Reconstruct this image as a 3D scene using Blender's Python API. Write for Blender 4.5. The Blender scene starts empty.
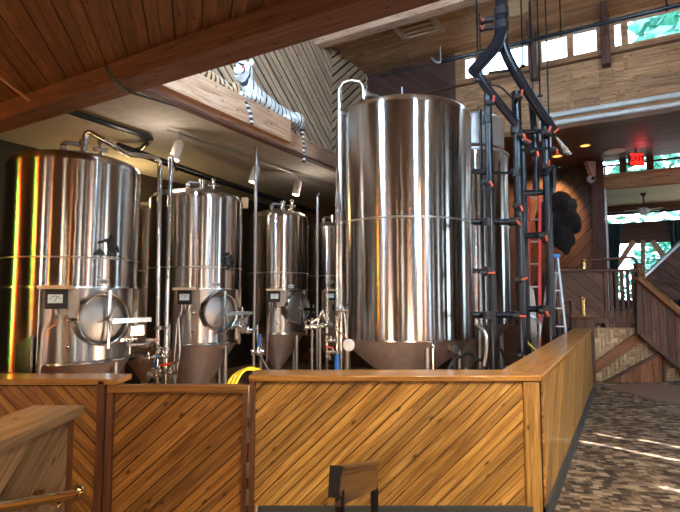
import bpy, math, random
from mathutils import Vector, Matrix
random.seed(7)
R = math.radians
sc = bpy.context.scene
COL = sc.collection
PI = math.pi

# ------------------------------------------------------------------ frames
F, EYE, PITCH = 500.0, 1.6, math.atan(37 / 500.0)
CP, SP = math.cos(PITCH), math.sin(PITCH)
A = Vector((0.5, 0.8660254, 0)); B = Vector((-0.8660254, 0.5, 0)); Z = Vector((0, 0, 1))


def W(px, py, Y):
    """world point seen at photo pixel (px, py) that stands at distance Y in front of the camera"""
    x = (px - 340) / F; u = (256 - py) / F
    dy = CP - u * SP; dz = SP + u * CP
    t = Y / dy
    return Vector((x * t, Y, EYE + dz * t))


def AB(c, n, z=0.0):
    v = A * c + B * n
    return Vector((v.x, v.y, z))


def n_at(px, c):
    t = (px - 340) / F
    Y = c / (0.5 * t + 0.866)
    return -0.866 * t * Y + 0.5 * Y


def c_at(px, n):
    t = (px - 340) / F
    Y = n / (-0.866 * t + 0.5)
    return 0.5 * t * Y + 0.866 * Y


def z_on_c(px, py, c):
    t = (px - 340) / F
    return W(px, py, c / (0.5 * t + 0.866)).z


# ------------------------------------------------------------------ object helpers
WM = {}


def pm(o):
    return WM.get(o.name, Matrix.Identity(4)) if o else Matrix.Identity(4)


def tag(o, label=None, cat=None, group=None, kind=None):
    if label: o['label'] = label
    if cat: o['category'] = cat
    if group: o['group'] = group
    if kind: o['kind'] = kind
    return o


def thing(name, label, cat, loc=(0, 0, 0), rotz=0.0, group=None):
    o = bpy.data.objects.new(name, None); COL.objects.link(o)
    o.empty_display_size = 0.1
    o.location = loc; o.rotation_euler = (0, 0, rotz)
    WM[o.name] = Matrix.Translation(Vector(loc)) @ Matrix.Rotation(rotz, 4, 'Z')
    return tag(o, label, cat, group)


def dup(root, loc=None, rotz=None, label=None, group=None):
    c = root.copy(); COL.objects.link(c)
    if loc is not None: c.location = loc
    if rotz is not None: c.rotation_euler = (0, 0, rotz)
    if label: c['label'] = label
    if group: c['group'] = group
    for ch in [o for o in root.children]:
        d = ch.copy(); COL.objects.link(d); d.parent = c
        for g in [o for o in ch.children]:
            e = g.copy(); COL.objects.link(e); e.parent = d
    return c


def perp(d):
    d = d.normalized()
    a = Vector((0, 0, 1)) if abs(d.z) < 0.9 else Vector((1, 0, 0))
    u = d.cross(a).normalized()
    return u, d.cross(u).normalized()


def fillet(pts, r, n=5):
    pts = [Vector(p) for p in pts]
    if r <= 0 or len(pts) < 3: return pts
    out = [pts[0]]
    for i in range(1, len(pts) - 1):
        p, a, b = pts[i], pts[i - 1], pts[i + 1]
        da, db = (a - p), (b - p)
        la, lb = da.length, db.length
        rr = min(r, la * .49, lb * .49)
        p0 = p + da.normalized() * rr; p1 = p + db.normalized() * rr
        for k in range(n + 1):
            t = k / n
            out.append(p0 * (1 - t) ** 2 + p * 2 * t * (1 - t) + p1 * t * t)
    out.append(pts[-1])
    return out


class MB:
    def __init__(s, world=False):
        s.v = []; s.f = []; s.uv = []; s.world = world; s.m2 = []

    def add(s, vs, fs, uvs=None):
        o = len(s.v); s.v += [Vector(p) for p in vs]
        for i, f in enumerate(fs):
            s.f.append([o + k for k in f])
            if uvs: s.uv.append(uvs[i])
            else:
                s.uv.append([(vs[k][0] + vs[k][1] * .3, vs[k][2] + vs[k][1] * .2) for k in f])
        return s

    def box(s, c, size, ax=None):
        c = Vector(c)
        X, Y_, Z_ = ax if ax else (Vector((1, 0, 0)), Vector((0, 1, 0)), Vector((0, 0, 1)))
        axs = [Vector(X).normalized(), Vector(Y_).normalized(), Vector(Z_).normalized()]
        h = [q / 2 for q in size]
        vs = []
        for i in (-1, 1):
            for j in (-1, 1):
                for k in (-1, 1):
                    vs.append(c + axs[0] * h[0] * i + axs[1] * h[1] * j + axs[2] * h[2] * k)
        fs = [(0, 1, 3, 2), (4, 6, 7, 5), (0, 4, 5, 1), (2, 3, 7, 6), (0, 2, 6, 4), (1, 5, 7, 3)]
        if axs[0].cross(axs[1]).dot(axs[2]) < 0: fs = [tuple(reversed(f)) for f in fs]
        fa = [0, 0, 1, 1, 2, 2]
        off = random.random() * 5
        uvs = []
        for f, n in zip(fs, fa):
            r = [q for q in (0, 1, 2) if q != n]
            if size[r[0]] < size[r[1]]: r.reverse()
            uvs.append([((vs[k] - c).dot(axs[r[0]]) + off, (vs[k] - c).dot(axs[r[1]]) + off * .7) for k in f])
        return s.add(vs, fs, uvs)

    def bar(s, p0, p1, w, h, up=(0, 0, 1)):
        """box from p0 to p1; w across, h along up"""
        p0, p1 = Vector(p0), Vector(p1)
        d = (p1 - p0); L = d.length; d.normalize()
        side = d.cross(Vector(up))
        if side.length < 1e-4: side = d.cross(Vector((1, 0, 0)))
        side.normalize(); u = side.cross(d).normalized()
        return s.box((p0 + p1) / 2, (L, w, h), (d, side, u))

    def prism(s, poly, vec):
        """poly: 3d points, extruded by vec"""
        poly = [Vector(p) for p in poly]; vec = Vector(vec); n = len(poly)
        nn = Vector((0, 0, 0))
        for i in range(n): nn += poly[i].cross(poly[(i + 1) % n])
        if nn.dot(vec) > 0: poly.reverse()
        vs = poly + [p + vec for p in poly]
        e = (poly[1] - poly[0])
        best = e
        for i in range(n):
            q = poly[(i + 1) % n] - poly[i]
            if q.length > best.length: best = q
        U = best.normalized(); V = vec.cross(U).normalized()
        fs = [tuple(range(n)), tuple(range(2 * n - 1, n - 1, -1))]
        fs += [(i, n + i, n + (i + 1) % n, (i + 1) % n) for i in range(n)]
        off = random.random() * 7
        vn = vec.normalized()
        uvs = []
        for q, f in enumerate(fs):
            if q < 2: uvs.append([(vs[k].dot(U) + off, vs[k].dot(V)) for k in f])
            elif vec.length > best.length: uvs.append([(vs[k].dot(vn) + off, vs[k].dot(U) + vs[k].dot(V)) for k in f])
            else: uvs.append([(vs[k].dot(U) + vs[k].dot(V) + off, vs[k].dot(vn)) for k in f])
        return s.add(vs, fs, uvs)

    def tube(s, pts, r, seg=10, rad=0.0, cap=True, radii=None):
        pts = fillet(pts, rad) if rad else [Vector(p) for p in pts]
        n = len(pts); rings = []
        d = (pts[1] - pts[0]).normalized(); u, v = perp(d)
        L = 0; vs = []; fs = []; uvs = []
        Ls = []
        for i, p in enumerate(pts):
            if i == 0: t = pts[1] - pts[0]
            elif i == n - 1: t = pts[-1] - pts[-2]
            else: t = (pts[i + 1] - p).normalized() + (p - pts[i - 1]).normalized()
            if t.length < 1e-6: t = d
            t.normalize()
            u = (u - t * u.dot(t)).normalized(); v = t.cross(u)
            rr = radii[i] if radii else r
            if i: L += (p - pts[i - 1]).length
            Ls.append(L)
            for k in range(seg):
                a = 2 * PI * k / seg
                vs.append(p + u * math.cos(a) * rr + v * math.sin(a) * rr)
        for i in range(n - 1):
            for k in range(seg):
                k2 = (k + 1) % seg
                fs.append((i * seg + k, i * seg + k2, (i + 1) * seg + k2, (i + 1) * seg + k))
                uvs.append([(Ls[i], k / seg * .2), (Ls[i], (k + 1) / seg * .2), (Ls[i + 1], (k + 1) / seg * .2), (Ls[i + 1], k / seg * .2)])
        if cap:
            fs.append(tuple(range(seg - 1, -1, -1))); uvs.append([(0, 0)] * seg)
            fs.append(tuple(range((n - 1) * seg, n * seg))); uvs.append([(0, 0)] * seg)
        return s.add(vs, fs, uvs)

    def cyl(s, p0, p1, r, seg=16):
        return s.tube([p0, p1], r, seg)

    def lathe(s, prof, seg=64, a0=0.0, a1=2 * PI, c=(0, 0, 0), thick=None):
        """prof: (r, z); angle 0 looks along -Y, +90 deg is +X"""
        c = Vector(c); full = abs(a1 - a0 - 2 * PI) < 1e-6
        m = seg if full else seg + 1
        vs = []; fs = []; uvs = []
        for (r, z) in prof:
            for k in range(m):
                a = a0 + (a1 - a0) * k / seg
                vs.append(c + Vector((math.sin(a) * r, -math.cos(a) * r, z)))
        for i in range(len(prof) - 1):
            for k in range(seg):
                k2 = (k + 1) % m
                fs.append((i * m + k, i * m + k2, (i + 1) * m + k2, (i + 1) * m + k))
                uvs.append([(vs[q].z, k * .05) for q in fs[-1]])
        return s.add(vs, fs, uvs)

    def ball(s, c, rad, seg=16, rings=10, rot=None):
        c = Vector(c)
        if not hasattr(rad, '__len__'): rad = (rad, rad, rad)
        vs = []; fs = []
        for i in range(rings + 1):
            th = PI * i / rings
            for k in range(seg):
                a = 2 * PI * k / seg
                p = Vector((rad[0] * math.sin(th) * math.cos(a), rad[1] * math.sin(th) * math.sin(a), rad[2] * math.cos(th)))
                if rot: p = rot @ p
                vs.append(c + p)
        for i in range(rings):
            for k in range(seg):
                k2 = (k + 1) % seg
                fs.append((i * seg + k, (i + 1) * seg + k, (i + 1) * seg + k2, i * seg + k2))
        return s.add(vs, fs)

    def capsule(s, p0, p1, r0, r1, seg=12):
        p0, p1 = Vector(p0), Vector(p1)
        s.ball(p0, r0, seg, 8); s.ball(p1, r1, seg, 8)
        s.tube([p0, p1], r0, seg, radii=[r0, r1])
        return s

    def build(s, name, mat, parent=None, smooth=True, bevel=0.0, remesh=0.0, ang=35, label=None):
        vs = s.v
        if s.world and parent is not None:
            inv = pm(parent).inverted(); vs = [inv @ p for p in vs]
        me = bpy.data.meshes.new(name)
        me.from_pydata([tuple(p) for p in vs], [], s.f)
        uvl = me.uv_layers.new(name='UVMap')
        i = 0
        flat = []
        for u in s.uv:
            for q in u: flat += [q[0], q[1]]
        if len(flat) == 2 * len(me.loops): uvl.data.foreach_set('uv', flat)
        me.materials.append(mat)
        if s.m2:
            me.materials.append(M['gap_shade'])
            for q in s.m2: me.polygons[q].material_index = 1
        me.update()
        if smooth:
            me.polygons.foreach_set('use_smooth', [True] * len(me.polygons))
            me.set_sharp_from_angle(angle=R(ang))
        o = bpy.data.objects.new(name, me); COL.objects.link(o)
        if parent is not None:
            o.parent = parent; WM[o.name] = pm(parent)
        if bevel:
            b = o.modifiers.new('bevel', 'BEVEL'); b.width = bevel; b.segments = 2; b.limit_method = 'ANGLE'; b.angle_limit = R(40)
        if remesh:
            m = o.modifiers.new('remesh', 'REMESH'); m.mode = 'VOXEL'; m.voxel_size = remesh; m.use_smooth_shade = True
            q = o.modifiers.new('smooth', 'SMOOTH'); q.iterations = 4; q.factor = .6
        if label: o['label'] = label
        return o


def clip(poly, nx, ny, d):
    """keep nx*x+ny*y >= d"""
    out = []
    for i in range(len(poly)):
        p, q = poly[i], poly[(i + 1) % len(poly)]
        a = nx * p[0] + ny * p[1] - d; b = nx * q[0] + ny * q[1] - d
        if a >= 0: out.append(p)
        if (a >= 0) != (b >= 0):
            t = a / (a - b); out.append((p[0] + (q[0] - p[0]) * t, p[1] + (q[1] - p[1]) * t))
    return out


def rect(x0, y0, x1, y1):
    x0, x1 = min(x0, x1), max(x0, x1); y0, y1 = min(y0, y1), max(y0, y1)
    return [(x0, y0), (x1, y0), (x1, y1), (x0, y1)]


def minus(r, holes):
    """rect (x0,y0,x1,y1) minus rect holes -> list of rect polygons (split in vertical bands)"""
    x0, y0, x1, y1 = r
    xs = sorted(set([x0, x1] + [min(max(h[i], x0), x1) for h in holes for i in (0, 2)]))
    out = []
    for a, b in zip(xs, xs[1:]):
        if b - a < 1e-6: continue
        m = (a + b) / 2
        hs = sorted([(h[1], h[3]) for h in holes if h[0] < m < h[2]])
        y = y0
        for p, q in hs:
            if p > y: out.append(rect(a, y, b, p))
            y = max(y, q)
        if y < y1: out.append(rect(a, y, b, y1))
    return out


def planks_mb(O, U, V, polys, angle, width, gaps=(.006,), thick=.012, back=.02, world=True, mb=None, breaks=0):
    O, U, V = Vector(O), Vector(U), Vector(V); N = U.cross(V).normalized()
    mb = mb or MB(world)
    d = (math.cos(angle), math.sin(angle)); p = (-math.sin(angle), math.cos(angle))
    P3 = lambda q, h: O + U * q[0] + V * q[1] + N * h
    for poly in polys:
        s = [q[0] * p[0] + q[1] * p[1] for q in poly]
        k0 = math.floor(min(s) / width); k1 = math.ceil(max(s) / width)
        for k in range(k0, k1):
            g = gaps[k % len(gaps)] / 2; g2 = gaps[(k + 1) % len(gaps)] / 2
            c = clip(poly, p[0], p[1], k * width + g)
            if len(c) < 3: continue
            c = clip(c, -p[0], -p[1], -((k + 1) * width - g2))
            if len(c) < 3: continue
            pieces = [c]
            if breaks:
                rr = random.Random(k * 31 + 7)
                us = [q[0] * d[0] + q[1] * d[1] for q in c]
                t = min(us) // breaks * breaks + rr.random() * breaks
                pieces = []; cur = c
                while t < max(us):
                    a = clip(cur, -d[0], -d[1], -t); cur = clip(cur, d[0], d[1], t + .002)
                    if len(a) >= 3: pieces.append(a)
                    if len(cur) < 3: break
                    t += breaks
                if len(cur) >= 3: pieces.append(cur)
            for c in pieces:
                n = len(c)
                top = [P3(q, 0) for q in c]; bot = [P3(q, -thick) for q in c]
                off = ((k * 0.731) % 1) * 9
                uvt = [(q[0] * d[0] + q[1] * d[1] + off, q[0] * p[0] + q[1] * p[1]) for q in c]
                fs = [tuple(range(n))] + [(i, i + n, (i + 1) % n + n, (i + 1) % n) for i in range(n)]
                uvs = [uvt] + [[uvt[i], uvt[i], uvt[(i + 1) % n], uvt[(i + 1) % n]] for i in range(n)]
                mb.add(top + bot, fs, uvs)
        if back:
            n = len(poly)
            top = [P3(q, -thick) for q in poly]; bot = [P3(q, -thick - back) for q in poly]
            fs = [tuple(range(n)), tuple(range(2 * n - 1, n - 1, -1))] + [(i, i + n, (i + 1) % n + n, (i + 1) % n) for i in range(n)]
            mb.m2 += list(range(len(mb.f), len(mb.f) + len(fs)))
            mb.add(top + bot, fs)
    return mb


# ------------------------------------------------------------------ materials
def newmat(name):
    m = bpy.data.materials.new(name); m.use_nodes = True
    nt = m.node_tree; bs = nt.nodes['Principled BSDF']
    return m, nt, bs


def nd(nt, t, **kw):
    n = nt.nodes.new(t)
    for k, v in kw.items():
        if k.startswith('i_'):
            k = k[2:]
            k = int(k) if k.isdigit() else k
            n.inputs[k].default_value = v
        else: setattr(n, k, v)
    return n


def math_(nt, op, a, b=None, clampv=False):
    n = nt.nodes.new('ShaderNodeMath'); n.operation = op; n.use_clamp = clampv
    for i, q in enumerate((a, b)):
        if q is None: continue
        if isinstance(q, (int, float)): n.inputs[i].default_value = q
        else: nt.links.new(q, n.inputs[i])
    return n.outputs[0]


def ramp(nt, fac, stops):
    n = nt.nodes.new('ShaderNodeValToRGB')
    e = n.color_ramp.elements
    while len(e) < len(stops): e.new(.5)
    for q, (p, c) in zip(e, stops): q.position = p; q.color = (*c, 1)
    nt.links.new(fac, n.inputs[0])
    return n.outputs[0]


def wood(name, dark, mid, light, rough=.5, coat=0.0, var=.35, knots=True, gs=1.0, bump=.15):
    m, nt, bs = newmat(name); L = nt.links.new
    uv = nd(nt, 'ShaderNodeUVMap'); geo = nd(nt, 'ShaderNodeNewGeometry')
    sep = nd(nt, 'ShaderNodeSeparateXYZ'); L(uv.outputs[0], sep.inputs[0])
    rnd = geo.outputs['Random Per Island']
    cb = nd(nt, 'ShaderNodeCombineXYZ')
    L(math_(nt, 'MULTIPLY', sep.outputs[0], .9 * gs), cb.inputs[0]); L(math_(nt, 'MULTIPLY', sep.outputs[1], 13 * gs), cb.inputs[1]); L(math_(nt, 'MULTIPLY', rnd, 40), cb.inputs[2])
    no = nd(nt, 'ShaderNodeTexNoise', i_Scale=1.6, i_Detail=5.0, i_Roughness=.6, i_Distortion=1.2); L(cb.outputs[0], no.inputs['Vector'])
    cb2 = nd(nt, 'ShaderNodeCombineXYZ')
    L(math_(nt, 'MULTIPLY', sep.outputs[0], 5), cb2.inputs[0]); L(math_(nt, 'MULTIPLY', sep.outputs[1], 150), cb2.inputs[1]); L(math_(nt, 'MULTIPLY', rnd, 17), cb2.inputs[2])
    n2 = nd(nt, 'ShaderNodeTexNoise', i_Scale=1.0, i_Detail=3.0); L(cb2.outputs[0], n2.inputs['Vector'])
    f = math_(nt, 'ADD', math_(nt, 'MULTIPLY', no.outputs['Fac'], .8), math_(nt, 'MULTIPLY', n2.outputs['Fac'], .25))
    col = ramp(nt, f, [(.36, dark), (.52, mid), (.68, light)])
    hs = nd(nt, 'ShaderNodeHueSaturation')
    L(math_(nt, 'ADD', math_(nt, 'MULTIPLY', rnd, 2 * var), 1 - var), hs.inputs['Value'])
    L(col, hs.inputs['Color']); out = hs.outputs[0]
    if knots:
        cb3 = nd(nt, 'ShaderNodeCombineXYZ')
        L(math_(nt, 'ADD', math_(nt, 'MULTIPLY', sep.outputs[0], 2.4), math_(nt, 'MULTIPLY', rnd, 37)), cb3.inputs[0]); L(math_(nt, 'MULTIPLY', sep.outputs[1], 5.5), cb3.inputs[1])
        vo = nd(nt, 'ShaderNodeTexVoronoi', i_Scale=1.0, voronoi_dimensions='2D'); L(cb3.outputs[0], vo.inputs['Vector'])
        k = ramp(nt, vo.outputs['Distance'], [(.0, (1, 1, 1)), (.03, (.75, .75, .75)), (.075, (0, 0, 0))])
        mx = nd(nt, 'ShaderNodeMix', data_type='RGBA'); L(k, mx.inputs['Factor'])
        L(out, mx.inputs[6]); mx.inputs[7].default_value = (dark[0] * .25, dark[1] * .22, dark[2] * .2, 1)
        out = mx.outputs[2]
    L(out, bs.inputs['Base Color'])
    bs.inputs['Roughness'].default_value = rough
    if coat: bs.inputs['Coat Weight'].default_value = coat; bs.inputs['Coat Roughness'].default_value = .15
    if bump:
        bp = nd(nt, 'ShaderNodeBump', i_Strength=bump, i_Distance=.004); L(f, bp.inputs['Height']); L(bp.outputs[0], bs.inputs['Normal'])
    return m


def steel(name, col=(.5, .465, .44), rough=.2, aniso=1.0, wob=.01):
    m, nt, bs = newmat(name); L = nt.links.new
    bs.inputs['Metallic'].default_value = 1
    tc = nd(nt, 'ShaderNodeTexCoord')
    mp = nd(nt, 'ShaderNodeMapping'); mp.inputs['Scale'].default_value = (1, 1, .12); L(tc.outputs['Object'], mp.inputs[0])
    no = nd(nt, 'ShaderNodeTexNoise', i_Scale=7.0, i_Detail=2.0); L(mp.outputs[0], no.inputs['Vector'])
    mp2 = nd(nt, 'ShaderNodeMapping'); mp2.inputs['Scale'].default_value = (1, 1, .5); L(tc.outputs['Object'], mp2.inputs[0])
    n2 = nd(nt, 'ShaderNodeTexNoise', i_Scale=5.0, i_Detail=1.0); L(mp2.outputs[0], n2.inputs['Vector'])
    L(ramp(nt, no.outputs['Fac'], [(.3, tuple(c * .86 for c in col)), (.7, tuple(min(1, c * 1.08) for c in col))]), bs.inputs['Base Color'])
    bs.inputs['Roughness'].default_value = rough
    bs.inputs['Anisotropic'].default_value = aniso
    cz = nd(nt, 'ShaderNodeCombineXYZ'); cz.inputs[2].default_value = 1
    L(cz.outputs[0], bs.inputs['Tangent'])
    if wob:
        bp = nd(nt, 'ShaderNodeBump', i_Strength=wob * 8, i_Distance=.004); L(n2.outputs['Fac'], bp.inputs['Height']); L(bp.outputs[0], bs.inputs['Normal'])
    return m


def plain(name, col, rough=.5, metal=0.0, emit=0.0, ecol=None, coat=0.0, noise=.08, spec=None):
    m, nt, bs = newmat(name); L = nt.links.new
    tc = nd(nt, 'ShaderNodeTexCoord')
    no = nd(nt, 'ShaderNodeTexNoise', i_Scale=9.0, i_Detail=4.0); L(tc.outputs['Object'], no.inputs['Vector'])
    c2 = ramp(nt, no.outputs['Fac'], [(.3, tuple(c * (1 - noise) for c in col)), (.7, tuple(min(1, c * (1 + noise)) for c in col))])
    L(c2, bs.inputs['Base Color'])
    bs.inputs['Roughness'].default_value = rough; bs.inputs['Metallic'].default_value = metal
    if coat: bs.inputs['Coat Weight'].default_value = coat
    if emit:
        bs.inputs['Emission Color'].default_value = (*(ecol or col), 1); bs.inputs['Emission Strength'].default_value = emit
    return m


def stripes(name, base, dark, scale=9.0, w=.45, axis=0, dist=3.0):
    m, nt, bs = newmat(name); L = nt.links.new
    tc = nd(nt, 'ShaderNodeTexCoord')
    wv = nd(nt, 'ShaderNodeTexWave', i_Scale=scale, i_Distortion=dist, i_Detail=1.5)
    wv.inputs['Detail Scale'].default_value = 1.2
    wv.bands_direction = 'XYZ'[axis]
    L(tc.outputs['Object'], wv.inputs['Vector'])
    no = nd(nt, 'ShaderNodeTexNoise', i_Scale=5.0); L(tc.outputs['Object'], no.inputs['Vector'])
    f = math_(nt, 'ADD', wv.outputs['Fac'], math_(nt, 'MULTIPLY', math_(nt, 'SUBTRACT', no.outputs['Fac'], .5), .7))
    L(ramp(nt, f, [(w - .1, dark), (w, base)]), bs.inputs['Base Color'])
    bs.inputs['Roughness'].default_value = .9
    bs.inputs['Sheen Weight'].default_value = .3
    return m


def carpet():
    m, nt, bs = newmat('mosaic_carpet'); L = nt.links.new
    tc = nd(nt, 'ShaderNodeTexCoord'); sep = nd(nt, 'ShaderNodeSeparateXYZ')
    mp = nd(nt, 'ShaderNodeMapping'); mp.inputs['Rotation'].default_value = (0, 0, R(10)); L(tc.outputs['Object'], mp.inputs[0]); L(mp.outputs[0], sep.inputs[0])

    def cells(su, sv, seed):
        row = math_(nt, 'FLOOR', math_(nt, 'MULTIPLY', sep.outputs[1], 1 / sv))
        w1 = nd(nt, 'ShaderNodeTexWhiteNoise', noise_dimensions='1D'); L(math_(nt, 'ADD', row, seed), w1.inputs['W'])
        col = math_(nt, 'FLOOR', math_(nt, 'ADD', math_(nt, 'MULTIPLY', sep.outputs[0], 1 / su), math_(nt, 'MULTIPLY', w1.outputs['Value'], 7)))
        w2 = nd(nt, 'ShaderNodeTexWhiteNoise', noise_dimensions='2D')
        c = nd(nt, 'ShaderNodeCombineXYZ'); L(row, c.inputs[0]); L(col, c.inputs[1]); L(c.outputs[0], w2.inputs['Vector'])
        return w2.outputs['Value']
    a = cells(.07, .044, 3.0); b = cells(.14, .088, 11.0)
    f = math_(nt, 'ADD', math_(nt, 'MULTIPLY', a, .65), math_(nt, 'MULTIPLY', b, .35))
    no = nd(nt, 'ShaderNodeTexNoise', i_Scale=160.0, i_Detail=2.0); L(tc.outputs['Object'], no.inputs['Vector'])
    f = math_(nt, 'ADD', f, math_(nt, 'MULTIPLY', math_(nt, 'SUBTRACT', no.outputs['Fac'], .5), .3))
    L(ramp(nt, f, [(.2, (.024, .015, .01)), (.4, (.08, .05, .03)), (.6, (.16, .105, .065)), (.82, (.32, .24, .16))]), bs.inputs['Base Color'])
    bs.inputs['Roughness'].default_value = .95
    bp = nd(nt, 'ShaderNodeBump', i_Strength=.3, i_Distance=.004); L(no.outputs['Fac'], bp.inputs['Height']); L(bp.outputs[0], bs.inputs['Normal'])
    return m


def glass():
    m, nt, bs = newmat('window_glass'); L = nt.links.new
    out = nt.nodes['Material Output']
    tr = nd(nt, 'ShaderNodeBsdfTransparent'); gl = nd(nt, 'ShaderNodeBsdfGlossy', i_Roughness=.02)
    fr = nd(nt, 'ShaderNodeFresnel', i_IOR=1.3)
    mx = nd(nt, 'ShaderNodeMixShader'); L(fr.outputs[0], mx.inputs[0]); L(tr.outputs[0], mx.inputs[1]); L(gl.outputs[0], mx.inputs[2])
    L(mx.outputs[0], out.inputs[0])
    return m


M = {}
M['front'] = wood('golden_cedar', (.15, .06, .012), (.4, .195, .042), (.62, .36, .1), .42, .25, .32)
M['gate'] = wood('amber_cedar', (.12, .042, .01), (.29, .118, .024), (.43, .2, .045), .45, .2, .3)
M['gap_shade'] = plain('plank_gap_shade', (.03, .018, .012), .9)  # near-black backing paints shade into the gaps between boards
M['grey'] = wood('faded_cedar', (.16, .09, .045), (.3, .18, .09), (.42, .27, .15), .5, .1, .3)
M['cap'] = wood('honey_cap', (.22, .085, .018), (.42, .19, .04), (.55, .28, .065), .28, .5, .1, False)
M['post'] = wood('dark_stile', (.07, .022, .008), (.13, .045, .015), (.2, .075, .025), .5, .1, .15, False)
M['ceil'] = wood('cedar_ceiling', (.055, .023, .012), (.12, .052, .027), (.19, .085, .043), .6, 0, .28)
M['beam'] = wood('rough_beam', (.055, .022, .015), (.11, .046, .031), (.16, .068, .045), .75, 0, .1)
M['fascia'] = wood('pale_beam', (.3, .15, .09), (.56, .33, .21), (.7, .46, .32), .6, 0, .1)
M['wallw'] = wood('pine_wall', (.34, .2, .12), (.58, .39, .26), (.72, .52, .37), .6, 0, .25)
M['high'] = wood('brown_boards', (.2, .09, .04), (.42, .215, .1), (.58, .33, .17), .65, 0, .22)
M['maroon'] = wood('dark_boards', (.055, .02, .015), (.1, .04, .028), (.15, .065, .045), .65, 0, .25)
M['low'] = wood('dim_boards', (.07, .035, .03), (.12, .065, .055), (.17, .1, .085), .55, 0, .2)
M['stair'] = wood('walnut_boards', (.045, .02, .011), (.095, .04, .024), (.15, .068, .04), .6, 0, .3)
M['rust'] = wood('rust_boards', (.1, .035, .012), (.22, .08, .03), (.32, .13, .055), .6, 0, .25)
M['block'] = wood('tan_blocks', (.26, .16, .08), (.46, .31, .18), (.62, .45, .28), .7, 0, .3, False)
M['plaster'] = plain('beige_plaster', (.4, .37, .33), .8, noise=.1)
M['pale'] = wood('pale_boards', (.72, .7, .68), (.82, .8, .78), (.9, .88, .86), .7, 0, .1, False)
M['room'] = plain('brown_room_wall', (.16, .08, .05), .8)
M['carpet'] = carpet()
M['conc'] = plain('painted_concrete', (.3, .2, .15), .5, noise=.15)
M['rug'] = plain('plain_tan_rug', (.2, .12, .09), .95)
M['grey_paint'] = plain('grey_kickboard', (.05, .055, .055), .6)
M['steel'] = steel('brushed_steel')
M['steel_dark'] = steel('brushed_steel_lower', (.5, .47, .45), .28, .9)
M['cone'] = steel('cone_steel', (.82, .68, .6), .4, .3)
M['chrome'] = plain('polished_steel', (.65, .65, .63), .18, 1.0)
M['dull'] = plain('dull_steel', (.42, .41, .4), .4, 1.0)
M['seam'] = plain('weld_seam', (.5, .44, .38), .32, 1.0)
M['brass'] = plain('polished_brass', (.72, .5, .22), .16, 1.0)
M['hinge'] = plain('hinge_metal', (.5, .45, .35), .35, 1.0)
M['black'] = plain('black_plastic', (.012, .013, .015), .45)
M['abs'] = plain('black_pipe', (.006, .01, .018), .27, 0)
M['rubber'] = plain('rubber_hose', (.02, .02, .022), .6)
M['red'] = plain('red_plastic', (.75, .06, .03), .4)
M['orange'] = plain('orange_handle', (.62, .08, .03), .4)
M['redladder'] = plain('red_fibreglass', (.55, .03, .03), .5)
M['alu'] = plain('aluminium', (.6, .62, .65), .35, .9)
M['blue'] = plain('blue_plastic', (.02, .18, .6), .4)
M['yellow'] = plain('yellow_hose', (.75, .58, .03), .45)
M['white'] = plain('white_paint', (.75, .75, .73), .5)
M['lamp_white'] = plain('white_lamp_can', (.7, .68, .64), .4)
M['screen'] = plain('grey_screen', (.5, .52, .5), .3, emit=.25)
M['hood'] = plain('tan_hood', (.8, .58, .36), .4)
M['ink'] = plain('black_ink', (.01, .012, .015), .4)
M['placard'] = plain('placard', (.6, .63, .66), .5)
M['curtain'] = plain('teal_curtain', (.02, .05, .06), .9)
M['fur'] = plain('bison_fur', (.022, .018, .02), 1.0, noise=.4)
M['copper'] = plain('brown_tube', (.3, .14, .08), .6)
M['insul'] = plain('insulated_pipe', (.6, .62, .62), .5)
M['leaf'] = plain('tree_leaves', (.07, .26, .2), .7, noise=.4)
M['bark'] = plain('tree_bark', (.12, .08, .05), .9)
M['grass'] = plain('outdoor_grass', (.13, .16, .11), .95, noise=.3)
M['exit'] = plain('exit_red', (.9, .02, .02), .5, emit=1.0, ecol=(1, .02, .01))
M['bulb'] = plain('warm_bulb', (1, .7, .35), .5, emit=14, ecol=(1, .55, .2))
M['bulb_o'] = plain('orange_downlight', (1, .5, .15), .5, emit=2.2, ecol=(1, .42, .08))
M['bulb_w'] = plain('soft_bulb', (1, .9, .75), .5, emit=9, ecol=(1, .85, .65))
M['fill'] = plain('fill_lens', (.8, .9, 1), .5, emit=90, ecol=(.55, .78, 1))
M['tube_c'] = plain('cream_tube', (1, .9, .7), .5, emit=22, ecol=(1, .82, .55))
M['tube_o'] = plain('orange_tube', (1, .5, .2), .5, emit=18, ecol=(1, .36, .1))
M['neon_r'] = plain('red_neon', (1, .05, .02), .5, emit=38, ecol=(1, .05, .01))
M['neon_g'] = plain('green_neon', (.1, 1, .1), .5, emit=16, ecol=(.1, 1, .08))
M['neon_o'] = plain('orange_neon', (1, .4, .05), .5, emit=40, ecol=(1, .32, .05))
M['tiger_w'] = stripes('white_tiger_plush', (.78, .8, .82), (.02, .02, .025), 3.4, .17, 0, 4.5)
M['tiger_o'] = stripes('tan_tiger_plush', (.6, .36, .18), (.02, .015, .015), 4.0, .4, 0, 3.0)
M['tail'] = stripes('ringed_tail', (.6, .56, .5), (.015, .015, .02), 4.5, .62, 2, .3)
M['pink'] = plain('pink_nose', (.45, .1, .1), .6)
M['glass'] = glass()
M['blackwood'] = wood('near_black_wood', (.006, .005, .005), (.012, .01, .009), (.02, .016, .014), .5, .1, .1, False)
M['railw'] = wood('handrail_wood', (.07, .03, .015), (.15, .07, .035), (.22, .11, .055), .35, .4, .1, False)

# ------------------------------------------------------------------ camera
cam = bpy.data.cameras.new('camera'); cam.sensor_width = 36; cam.lens = F / 680 * 36; cam.sensor_fit = 'HORIZONTAL'
cam.clip_start = .05; cam.clip_end = 300
co = bpy.data.objects.new('camera', cam); COL.objects.link(co); co.location = (0, 0, EYE); co.rotation_euler = (PI / 2 + PITCH, 0, 0)
sc.camera = co


def S(o):
    o['kind'] = 'structure'; return o


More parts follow.
